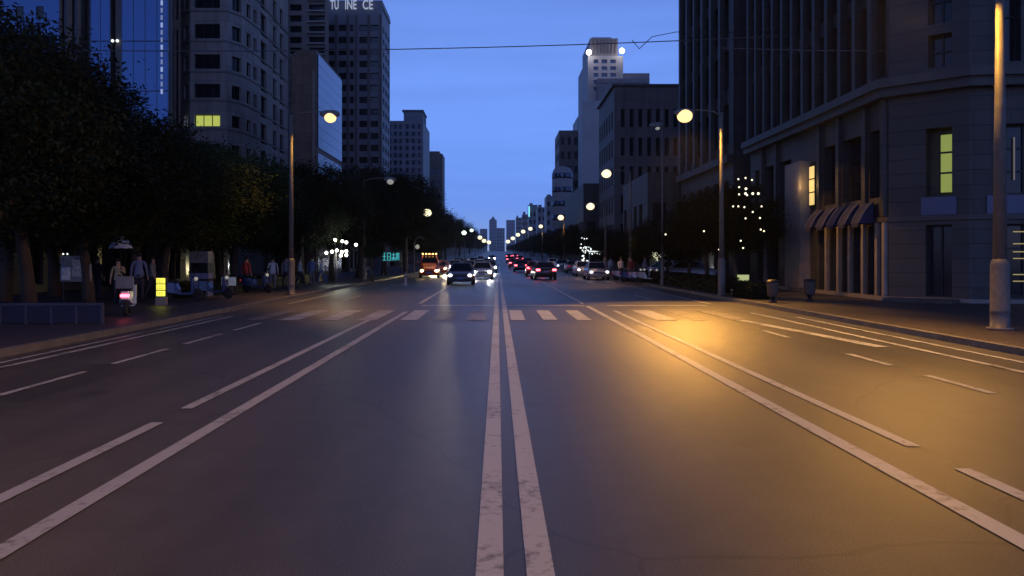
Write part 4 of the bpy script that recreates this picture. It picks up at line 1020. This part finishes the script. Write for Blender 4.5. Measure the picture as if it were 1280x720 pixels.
# receding, right half (tails face the camera)
car('black sedan with both brake lights on, nearest car in the right half', wx(679,66), 66, R(180+3), 'black', 'brake')
car('red car braking behind the black sedan, next lane', wx(668,78), 78, R(180), 'red', 'brake')
car('black car braking farther on, left of the red car', wx(651,98), 98, R(180), 'black', 'brake')
car('red car braking far ahead near the centre line', wx(643,122), 122, R(180), 'red', 'brake')
car('black car braking far ahead in the second right lane', wx(659,132), 132, R(180), 'black', 'brake')
car('farther black car braking close to the centre line', wx(638,165), 165, R(180), 'black', 'brake')
car('farther red car braking in the second right lane', wx(650,175), 175, R(180), 'red', 'brake')
car('tiny black car braking at the avenue end', wx(636,230), 230, R(180), 'black', 'brake')
car('tiny red car braking at the avenue end', wx(644,240), 240, R(180), 'red', 'brake')
# parked along the right kerb
GP = 'cars parked along the right kerb'
car('silver parked car closest to the camera on the right kerb', wx(745,66), 66, R(0), 'silver', 'dim', group=GP)
car('white parked car behind the nearest silver one', wx(729,78), 78, R(0), 'white', 'dim', group=GP)
car('grey parked car between the white and the far silver parked cars', wx(716,92), 92, R(180), 'grey', 'off', group=GP)
car('silver parked car farther along, by the third right lamp', wx(702,108), 108, R(0), 'silver', 'dim', group=GP)
car('white parked car farthest along the right kerb', wx(691,126), 126, R(180), 'white', 'off', group=GP)
# on the side parking in front of the corner building
c_ = car('white parked car with its lights on beyond the hedge', wx(842,60), 60, R(35), 'white', 'on', group=GP); c_.location.z = 0.12
c_ = car('silver parked car half hidden by the long hedge', wx(868,57), 57, R(80), 'silver', 'off', group=GP); c_.location.z = 0.12

# ------------------------------------------------------------ people
def person(label, x, y, rz, shirt, trousers, h=1.7, pose='stand', z=0.12, group=None, hair='hair'):
    t = thing('person', label, 'person', (x,y,z+elev(y)), rz, group)
    s = h/1.7
    V = []; E = []; Rr = []
    def v(p, r, par=None):
        V.append(tuple(c*s for c in p)); Rr.append(r*s)
        if par is not None: E.append((par, len(V)-1))
        return len(V)-1
    pel = v((0,0,.93), .125); ch = v((0,.01,1.15), .13, pel); sh = v((0,0,1.36), .12, ch); nk = v((0,-.01,1.46), .055, sh)
    jaw = v((0,-.02,1.54), .072, nk); v((0,-.005,1.625), .082, jaw)
    st = 0.16 if pose == 'walk' else 0.02
    for k, sg in enumerate((-1,1)):
        f = st*sg; hp = v((sg*.10,0,.86), .095, pel); kn = v((sg*.11,-.03-f,.48), .062, hp); an = v((sg*.11,-f*1.6+.02,.09), .042, kn); v((sg*.12,-f*1.6-.12,.035), .036, an)
        so_ = v((sg*.19,0,1.38), .058, sh)
        if pose == 'umbrella' and sg == 1:
            el = v((sg*.24,-.10,1.15), .043, so_); wr = v((sg*.14,-.28,1.32), .030, el)
        else:
            el = v((sg*.25,.03+f*.6,1.12), .043, so_); wr = v((sg*.27,-.04+f,.88), .029, el)
        pa = v((V[wr][0]/s, V[wr][1]/s-.01, V[wr][2]/s-.06 if pose != 'umbrella' or sg < 0 else V[wr][2]/s+.05), .026, wr)
        base = V[pa]; up = -1 if (pose != 'umbrella' or sg < 0) else 1
        for q in range(5):
            dx = (-.024+.012*q); ln = (.05,.075,.08,.075,.06)[q]
            v((base[0]/s+(dx if q else -.035), base[1]/s-.02-dx*.3, base[2]/s+up*ln*(1 if q else .6)), .009, pa)
    me = bpy.data.meshes.new('body'); me.from_pydata(V, E, []); o = bpy.data.objects.new('tmp', me); COL.objects.link(o)
    md = o.modifiers.new('s','SKIN'); md.use_smooth_shade = True; o.modifiers.new('ss','SUBSURF').levels = 1
    for i, sv in enumerate(me.skin_vertices[0].data): sv.radius = (Rr[i]*1.12, Rr[i]*(0.88 if i in (0,1,2) else 1.0)); sv.use_root = (i == 0)
    bpy.context.view_layer.update(); dg = bpy.context.evaluated_depsgraph_get()
    nm = bpy.data.meshes.new_from_object(o.evaluated_get(dg)); bpy.data.objects.remove(o); nm.name = 'body'
    for mm in (M['skin'], shirt, trousers, M['black']): nm.materials.append(mm)
    for p_ in nm.polygons:
        c = p_.center/s; p_.use_smooth = True
        if c.z > 1.44: i = 0
        elif abs(c.x) > .20 and c.z < .93: i = 0
        elif pose == 'umbrella' and c.y < -.24 and c.z > 1.2: i = 0
        elif c.z > .90: i = 1
        elif c.z > .08: i = 2
        else: i = 3
        p_.material_index = i
    b = bpy.data.objects.new('body', nm); COL.objects.link(b); b.parent = t
    hb = MB(); hb.ball((0,.012*s,1.655*s), .098*s, 12, 8, sz=.95)
    hb.v = [(a, bb+(.0 if zz > 1.64*s or bb > 0 else .05*s), zz) for a, bb, zz in hb.v]
    hb.build('hair', M[hair], t)
    fb = MB()
    for q in (-1,1): fb.ball((q*.03*s,-.088*s,1.60*s), .010*s, 6, 4)
    fb.build('eyes', M['black'], t)
    return t
GPP = 'people on the left pavement'
pu = person('person in tan top holding a pale blue umbrella on the left pavement', wx(148,29.5), 29.5, R(20), M['cloth_tan'], M['cloth_dark'], 1.62, 'umbrella', group=GPP)
u = thing('umbrella', 'open pale blue umbrella held up above the person in the tan top', 'umbrella', (wx(148,29.5)+.23, 29.2, 1.4))
m = MB(); seg = 8
prof = [(0.0,0.42),(0.14,0.38),(0.28,0.26),(0.38,0.10),(0.42,-0.02)]
vs = []
for r_0, z_ in prof:
    for k in range(16):
        q = 2*math.pi*k/16; rr0 = r_0*(1.0 if k%2==0 else 0.93); vs.append((rr0*math.cos(q), rr0*math.sin(q), z_+0.75-(0.0 if k%2==0 else -0.02)))
m.add(vs, [(i*16+k, i*16+(k+1)%16, (i+1)*16+(k+1)%16, (i+1)*16+k) for i in range(4) for k in range(16)], 0, False)
m.build('canopy', M['umbrella'], u)
MB().tube([(0,0,-0.05),(0,0,1.16)], 0.012, 6).tube([(0,0,1.16),(0,0,1.26)],[0.02,0.006],6).build('shaft', M['black'], u)
person('tall person in blue-grey top right of the umbrella holder', wx(174,30.5), 30.5, R(190), M['cloth_blue'], M['cloth_dark'], 1.85, 'stand', group=GPP)
person('person in white top walking behind the yellow sign', wx(191,33), 33, R(90), M['cloth_grey'], M['cloth_dark'], 1.7, 'walk', group=GPP)
person('person in dark clothes in front of the grey notice cabinet', wx(122,32), 32, R(160), M['cloth_dark'], M['cloth_dark'], 1.7, 'stand', group=GPP)
person('person in white shirt standing left of the first left lamp post', wx(341,41), 41, R(200), M['cloth_white'], M['cloth_grey'], 1.68, 'stand', group=GPP)
person('person in grey top directly beside the first left lamp post', wx(358,43), 43, R(30), M['cloth_grey'], M['cloth_dark'], 1.72, 'walk', group=GPP)
person('person in white shirt right of the first left lamp post', wx(375,45), 45, R(100), M['cloth_white'], M['cloth_dark'], 1.7, 'walk', group=GPP)
person('person in blue-grey top left of the globe lamp post', wx(390,48), 48, R(10), M['cloth_blue'], M['cloth_grey'], 1.7, 'stand', group=GPP)
person('person in white top nearest the globe lamp post', wx(402,50), 50, R(80), M['cloth_white'], M['cloth_blue'], 1.65, 'walk', group=GPP)
person('person in dark red top by the small lit notice board', wx(308,39), 39, R(150), M['cloth_red'], M['cloth_dark'], 1.7, 'stand', group=GPP)
GP2 = 'people on the right pavement'
person('person in a teal jacket standing by the hedge under the cream light box', wx(824,53), 53, R(170), M['cloth_teal'], M['cloth_teal'], 1.7, 'stand', group=GP2)
person('person in a red top among the parked scooters', wx(789,56), 56, R(200), M['cloth_red'], M['cloth_grey'], 1.7, 'stand', group=GP2)
person('person in a white top left of the parked scooters', wx(776,60), 60, R(20), M['cloth_white'], M['cloth_dark'], 1.68, 'walk', group=GP2)
person('person in a grey top right of the parked scooters', wx(806,55), 55, R(90), M['cloth_grey'], M['cloth_dark'], 1.75, 'walk', group=GP2)
person('person in a white top far along the right pavement', wx(763,70), 70, R(20), M['cloth_white'], M['cloth_grey'], 1.7, 'walk', group=GP2)

# ------------------------------------------------------------ scooters
def scooter(label, x, y, rz, paintm, tl, z=0.12, group='parked scooters'):
    t = thing('scooter', label, 'scooter', (x,y,z), rz, group)
    for yy in (-.62,.62):
        w0 = MB().lathe((0,yy,.24), [(.15,-.05),(.225,-.05),(.24,0),(.225,.05),(.15,.05)], 16, axis='x').build('wheel', M['tyre'], t)
        MB().lathe((0,yy,.24), [(.02,-.04),(.15,-.035),(.15,.035),(.02,.04)], 12, axis='x').build('rim', M['rim'], w0)
    m = MB()
    m.tube([(0,-.62,.24),(0,-.50,.62),(0,-.42,.95)], [.05,.06,.045], 8)
    m.box(-.17,.17,-.46,.12,.26,.33); m.box(-.20,.20,-.52,-.44,.30,.86)
    vs = []; st = [(.10,.30,.45,.12),(.25,.30,.70,.17),(.60,.36,.72,.17),(.90,.50,.72,.10)]
    for (yy,a,b,w_) in st: vs += [(-w_,yy,a),(w_,yy,a),(w_*.9,yy,b),(-w_*.9,yy,b)]
    m.add(vs, [(4*i+k,4*i+(k+1)%4,4*i+4+(k+1)%4,4*i+4+k) for i in range(3) for k in range(4)]+[(3,2,1,0),(12,13,14,15)])
    m.build('body', paintm, t)
    MB().box(-.15,.15,.15,.82,.722,.80).build('seat', M['tyre'], t)
    MB().tube([(-.33,-.34,.98),(-.1,-.42,.97),(.1,-.42,.97),(.33,-.34,.98)], .018, 6).build('handlebar', M['black'], t)
    for s in (-1,1): MB().ball((s*.26,-.40,1.14), .055, 8, 6, sz=.7).tube([(s*.2,-.38,.98),(s*.26,-.40,1.12)], .008, 5).build('mirror', M['black'], t)
    MB().ball((0,-.55,.86), .075, 10, 6).build('headlight', M['offlens'], t)
    MB().box(-.12,.12,.86,.93,.56,.64).build('tail_light', tl, t)
    return t
s0 = scooter('white scooter with glowing red tail light parked at the left kerb', wx(147,23.5)+0.3, 23.5, R(200), PAINTS['white'], M['tail'])
MB().box(-.22,.22,.70,1.05,.81,1.15).build('top_box', M['greybox'], s0)
s1 = scooter('silver scooter first in the parked row, beside the person in the red top', wx(796,55), 55, R(60), PAINTS['silver'], M['taildim'])
for px, d, rz, lb in ((803,54,75,'silver scooter second in the parked row'),(811,53,62,'silver scooter nearest the teal jacket'),(781,58,70,'silver scooter farthest left in the parked row')):
    dup(s1, lb, (wx(px,d), d, .12), R(rz))
s2 = scooter('dark blue scooter in the middle of the parked row', wx(790,54.5), 54.2, R(65), PAINTS['blue'], M['taildim'])
for px, d, rz, lb in ((268,33,80,'dark blue scooter by the small lit notice board'),(322,38,70,'dark blue scooter left of the person in the white shirt'),(228,31,85,'dark blue scooter right of the yellow sign')):
    dup(s2, lb, (wx(px,d), d, .12), R(rz), group='scooters parked on the left pavement')

# ------------------------------------------------------------ street furniture, left
# low barrier wall
d = 20.3
t = thing('low_barrier', 'low purple-grey panel barrier with a rail at the far left', 'barrier', (wx(62,d), d, 0.12))
bx0, bx1 = wx(2,d)-wx(62,d), wx(128,d)-wx(62,d)
for k in range(4):
    a = bx0+(bx1-bx0)*k/4; b = bx0+(bx1-bx0)*(k+1)/4
    MB().box(a+.03,b-.03,-.03,.03,.02,.46).build('panel', M['barrier'], t)
MB().box(bx0,bx1,-.05,.05,.463,.53).build('rail', M['barrier_top'], t)
for k in range(5): a = bx0+(bx1-bx0)*k/4; MB().box(a-.028,a+.028,-.045,.045,0,.46).build('post', M['barrier_top'], t)
# grey notice cabinet on legs
d = 31
t = thing('notice_cabinet', 'grey notice cabinet with two small lights near the far left tree trunks', 'cabinet', (wx(94,d), d, .12))
MB().box(-.52,.52,-.12,.12,.75,1.75).build('cabinet_body', M['greybox'], t)
MB().box(-.45,-.12,-.135,-.122,.82,1.3).build('poster', mat('pale_poster',(0.6,0.6,0.58),0.6,0.4,9), t)
MB().box(-.05,.45,-.135,-.122,.95,1.6).build('poster', mat('grey_poster',(0.35,0.36,0.35),0.6,0.4,9), t)
MB().box(-.45,-.40,-.05,.05,0,.75).box(.40,.45,-.05,.05,0,.75).build('legs', M['black'], t)
for x_ in (-.38,-.22): MB().ball((x_,-.15,1.82),.035,8,6).build('small_light', M['bulbw'], t)
t = thing('post', 'thin pale post right of the grey notice cabinet', 'post', (wx(113,27), 27, .12))
MB().lathe((0,0,0),[(.07,0),(.07,.06),(.045,.08),(.04,1.45),(.0,1.5)],10).build('shaft', M['stone_pale'], t)
# yellow light box sign
d = 28.5
t = thing('light_box_sign', 'small yellow light box sign with dark rows on the left pavement', 'sign', (wx(202,d), d, .12))
MB().box(-.19,.19,-.07,.07,.0,.28).build('base', M['stone_pale'], t)
MB().box(-.18,.18,-.06,.06,.285,.98).build('case', M['black'], t)
for k in range(3):
    pn = MB().box(-.155,.155,-.075,-.062,.31+k*.225,.31+k*.225+.19).build('lit_panel', M['yellow_box'], t)
    rnd = random.Random(k); m = MB(); x_ = -.12
    while x_ < .11:
        m.box(x_,x_+.035,-.079,-.077,.34+k*.225,.36+k*.225); m.box(x_+.01,x_+.022,-.083,-.081,.33+k*.225,.46+k*.225+rnd.uniform(-.02,.02)); m.box(x_,x_+.04,-.079,-.077,.42+k*.225,.435+k*.225); x_ += .06
    m.build('lettering', M['black'], pn)
# kiosk with pale top panel
d = 35
t = thing('kiosk', 'small dark kiosk with a pale upper panel left of the street trees', 'kiosk', (wx(252,d), d, .12))
MB().box(-.4,.4,-.3,.3,0,1.0).build('counter', M['cloth_blue'], t)
MB().box(-.4,.4,-.32,.3,1.45,1.95).build('header_panel', M['greybox'], t)
MB().box(-.38,-.32,-.28,.28,1.0,1.45).box(.32,.38,-.28,.28,1.0,1.45).box(-.32,.32,.2,.26,1.0,1.45).build('frame', M['black'], t)
d = 36
t = thing('notice_board', 'low dim white notice board between two scooters', 'sign', (wx(286,d), d, .12))
MB().box(-.32,.32,-.03,.03,.42,.80).build('board', emit('dim_board',(0.55,0.6,0.75),0.12), t)
MB().box(-.3,-.25,-.02,.02,0,.42).box(.25,.3,-.02,.02,0,.42).build('legs', M['black'], t)
# low hedge/planter row along the left pavement
leafbox('hedge', -13.6, -12.6, 33, 58, 0.12, 0.75, 4200, 0.06, M['leaf2'], 9, label='long low dark hedge behind the first left lamp post', category='hedge')
# globe lamp cluster
d = 52
t = thing('globe_lamp_post', 'short lamp post carrying a cluster of white globes, left of the second left lamp', 'lamp', (wx(420,d), d, .12))
MB().tube([(0,0,0),(0,0,wz(317,d))],[.09,.05],10).build('post', M['stone_pale'], t)
for px, py in ((419,300),(428,301.6),(433,303),(445,306),(408,316),(415,314.6),(421,313),(427.5,315),(433,314),(426,319.5),(433,319)):
    gx = wx(px,d)-wx(420,d); gz = wz(py,d)-.12
    gl = MB().ball((gx,0,gz),.10,12,8).build('globe', M['globe'], t)
    MB().tube([(0,0,wz(322,d)-.12),(gx*.6,0,min(gz-.15,wz(320,d))),(gx,0,gz-.09)],.015,6).build('bracket', M['black'], gl)
light('globe_light','POINT',30,(.9,1,.75),(0.3,-.5,2.4),t,.3)
tree('small yellowish-green lit tree right of the globe lamps', wx(466,55), 55, 1.8+.019*55*1.0-.1, 1.5, .55, 1, None, 'small_tree')
light('x','POINT',1,(1,1,1),(0,0,0),t).data.energy = 0
bpy.data.objects.remove(bpy.data.objects['x'])
t = thing('bracket_lamp', 'small curved lamp with a hood, beside the third left lamp post', 'lamp', (wx(518,80), 80, .12+elev(80)))
MB().tube([(0,0,0),(0,0,3.1),(.2,0,3.6),(.6,0,3.75),(1.0,0,3.5)],[.06,.05,.04,.04,.04],8).build('post', M['stone_pale'], t)
MB().ball((.3,0,2.75),.22,12,8).build('lamp_lens', M['offlens'], t)
# teal neon sign
d = 74
t = thing('neon_sign', 'teal neon shop sign with four characters, left of the third left lamp post', 'sign', (wx(489,d), d, elev(d)))
x0, x1 = wx(478,d)-wx(489,d), wx(501,d)-wx(489,d)
MB().box(x0-.1,x1+.1,.0,.12,wz(327,d),wz(314,d)).build('sign_board', M['darkwall'], t)
MB().box(x0,x0+.08,.02,.1,-.3,wz(327,d)).box(x1-.08,x1,.02,.1,-.3,wz(327,d)).build('legs', M['black'], t)
zb_ = wz(325.5,d)
strokes = [[(0,0,.3,.04),(0,.35,.3,.04),(.13,0,.04,.7),(0,.66,.3,.04)],[(0,0,.04,.7),(0,.66,.32,.04),(.28,0,.04,.7),(0,.3,.3,.04),(0,0,.3,.04)],[(0,.5,.34,.04),(.15,0,.04,.7),(0,.2,.34,.04),(.02,0,.04,.3),(.28,0,.04,.3)],[(0,0,.04,.7),(.1,.1,.04,.5),(.22,0,.04,.7),(0,.62,.26,.04)]]
for k, st in enumerate(strokes):
    m = MB()
    for q, (a,b,c,e_) in enumerate(st): m.box(x0+.03+k*.42+a, x0+.03+k*.42+a+c, -.03-.004*q, -.003, zb_+b, zb_+b+e_)
    m.build('neon_character', M['teal'], t)
# short reflective bollard at the left kerb
t = thing('bollard', 'short white bollard on the left kerb below the third left lamp post', 'bollard', (wx(507,48), 48, 0.12))
MB().lathe((0,0,0),[(.10,0),(.10,.04),(.06,.06),(.055,.7),(.03,.74)],10).build('post', M['cloth_white'], t)
MB().lathe((0,0,.5),[(.058,0),(.060,.01),(.060,.12),(.058,.13)],10).build('reflector_band', M['greybox'], t)

# ------------------------------------------------------------ street furniture, right
def bin_(label, px, d):
    t = thing('litter_bin', label, 'litter bin', (wx(px,d), d, .12), 0, 'litter bins on the right pavement')
    MB().lathe((0,0,0),[(.15,0),(.16,.03),(.08,.06),(.08,.22)],14).build('foot', M['black'], t)
    MB().lathe((0,0,.22),[(.13,0),(.20,.08),(.22,.5),(.23,.52)],16).build('bucket', M['darkwall'], t)
    MB().lathe((0,0,.743),[(.24,0),(.24,.03),(.19,.09),(.05,.12)],16).build('lid', M['black'], t)
bin_('dark litter bin on a foot, left one by the bright ledge', 966, 30)
bin_('dark litter bin on a foot, right one before the lit pier', 1012, 31)
d = 37
t = thing('lit_ledge', 'low pale stone ledge glowing white behind the left litter bin', 'ledge', (wx(938,d), d, .12))
MB().box(-.85,.85,-.2,.2,0,.22).build('stone', M['cloth_white'], t)
m_ = MB().box(-.8,.8,-.215,-.203,.03,.13).build('light_strip', emit('ledge_light',(1,1,.8),.7), t)
d = 40
t = thing('light_box_sign', 'small pale green light box between the two round trees and the left litter bin', 'sign', (wx(929,d), d, .12))
MB().box(-.28,.28,-.05,.05,.38,.82).build('lit_panel', emit('green_box',(.75,.85,.35),.5), t)
MB().box(-.03,.03,-.04,.04,0,.38).build('post', M['black'], t)
# fairy lights in the round tree
d = 38.0
t = thing('string_lights', 'scatter of white fairy lights hung in the round tree by the corner building', 'fairy lights', (wx(928,d), d, 2.5))
FL = [(923,224),(932,222.5),(940,225),(924,234),(932.5,236),(924,243),(932,242),(934,244),(941,242),(948,242),(916.5,258),(923,258),(930.5,259),(952,258),(941,265),(932,273),(950,272.5),(951,287),(955,289),(880,289),(832,293),(926,301),(900,274),(899,312),(929,310)]
for px, py in FL:
    dd = d
    MB().ball((wx(px,dd)-wx(928,d),0,wz(py,dd)-2.5), .042 if py not in (242,236) else .06, 10, 8).build('bulb', M['bulb'], t)
m = MB()
srt = sorted(FL, key=lambda q: (q[1]//16, q[0]))
m.tube([(wx(a,d)-wx(928,d),.02,wz(b,d)-2.45) for a,b in srt if a > 905], .006, 5).build('wire', M['black'], t)
# white light garland further back with canopy
d = 85
t = thing('string_lights', 'dense bunch of white-green garland lights far on the right pavement', 'fairy lights', (wx(731,d), d, 1.5))
rg = random.Random(5)
for px, py in [(731+rg.gauss(0,3.8), 312+rg.gauss(0,6)) for _ in range(24)]+[(728+rg.gauss(0,4), 326+rg.gauss(0,3)) for _ in range(10)]+[(737+k*3.2, 316+rg.gauss(0,.6)) for k in range(6)] or ((722,304),(727,306),(731,304),(734,303),(735,308),(731,307),(738,313),(727,315),(733,314),(730,318),(733,321),(727,325),(733,324),(729,328),(736,332),(723,333),(740,317)):
    MB().ball((wx(px,d)-wx(731,d),0,wz(py,d)-1.5),.05+.035*rg.random(),8,6).build('bulb', M['bulbw'], t)
MB().tube([(0,.15,-1.2),(0,.15,3.3)],.07,8).tube([(0,.15,1),(-.8,.1,2.0),(-.8,.1,2.8)],.03,6).tube([(0,.15,1.2),(.7,.1,1.9),(.7,.1,2.7)],.03,6).build('frame', M['bark'], t)
t = thing('canopy', 'flat white-edged shop canopy right of the garland lights', 'canopy', (wx(746,88), 88, elev(88)))
MB().box(-.9,.9,0,2,2.35,2.55).build('roof', M['darkwall'], t)
MB().box(-.92,.92,-.05,-.003,2.38,2.52).build('lit_edge', emit('canopy_edge',(.9,1,.95),1.2), t)
for x_ in (-.8,.8): MB().box(x_-.05,x_+.05,.1,.2,0,2.35).build('post', M['cloth_white'], t)
# cream light box on green wall panel
d = 63
t = thing('light_box_sign', 'bright cream shield-shaped light box above the teal-clad person', 'sign', (wx(822,d), d, .12))
sh_ = [(-.42,.5),(.42,.5),(.44,.05),(.2,-.15),(0,-.42),(-.2,-.15),(-.44,.05)]
m = MB(); zc = wz(320,d)-.12
m.add([(x,-.12,z+zc) for x,z in sh_]+[(x,-.02,z+zc) for x,z in sh_], [tuple(range(7))[::-1], tuple(range(7,14))]+[(i,(i+1)%7,7+(i+1)%7,7+i) for i in range(7)])
m.build('lit_panel', M['cream_box'], t)
MB().box(-.6,1.0,0,.2,0,2.6).build('backing_wall', mat('green_wall',(.16,.19,.12),.7), t)

# ------------------------------------------------------------ evening haze
hz, hn, hb = nodes('haze'); hn.nodes.remove(hb)
pv = hn.nodes.new('ShaderNodeVolumePrincipled'); pv.inputs['Color'].default_value = (0.9, 0.92, 1.0, 1)
pv.inputs['Density'].default_value = 0.00013; pv.inputs['Anisotropy'].default_value = 0.75
hn.links.new(pv.outputs[0], hn.nodes['Material Output'].inputs['Volume'])
MB().box(-1210, 1210, -310, 2210, -2, 90).build('haze', hz, kind='stuff')
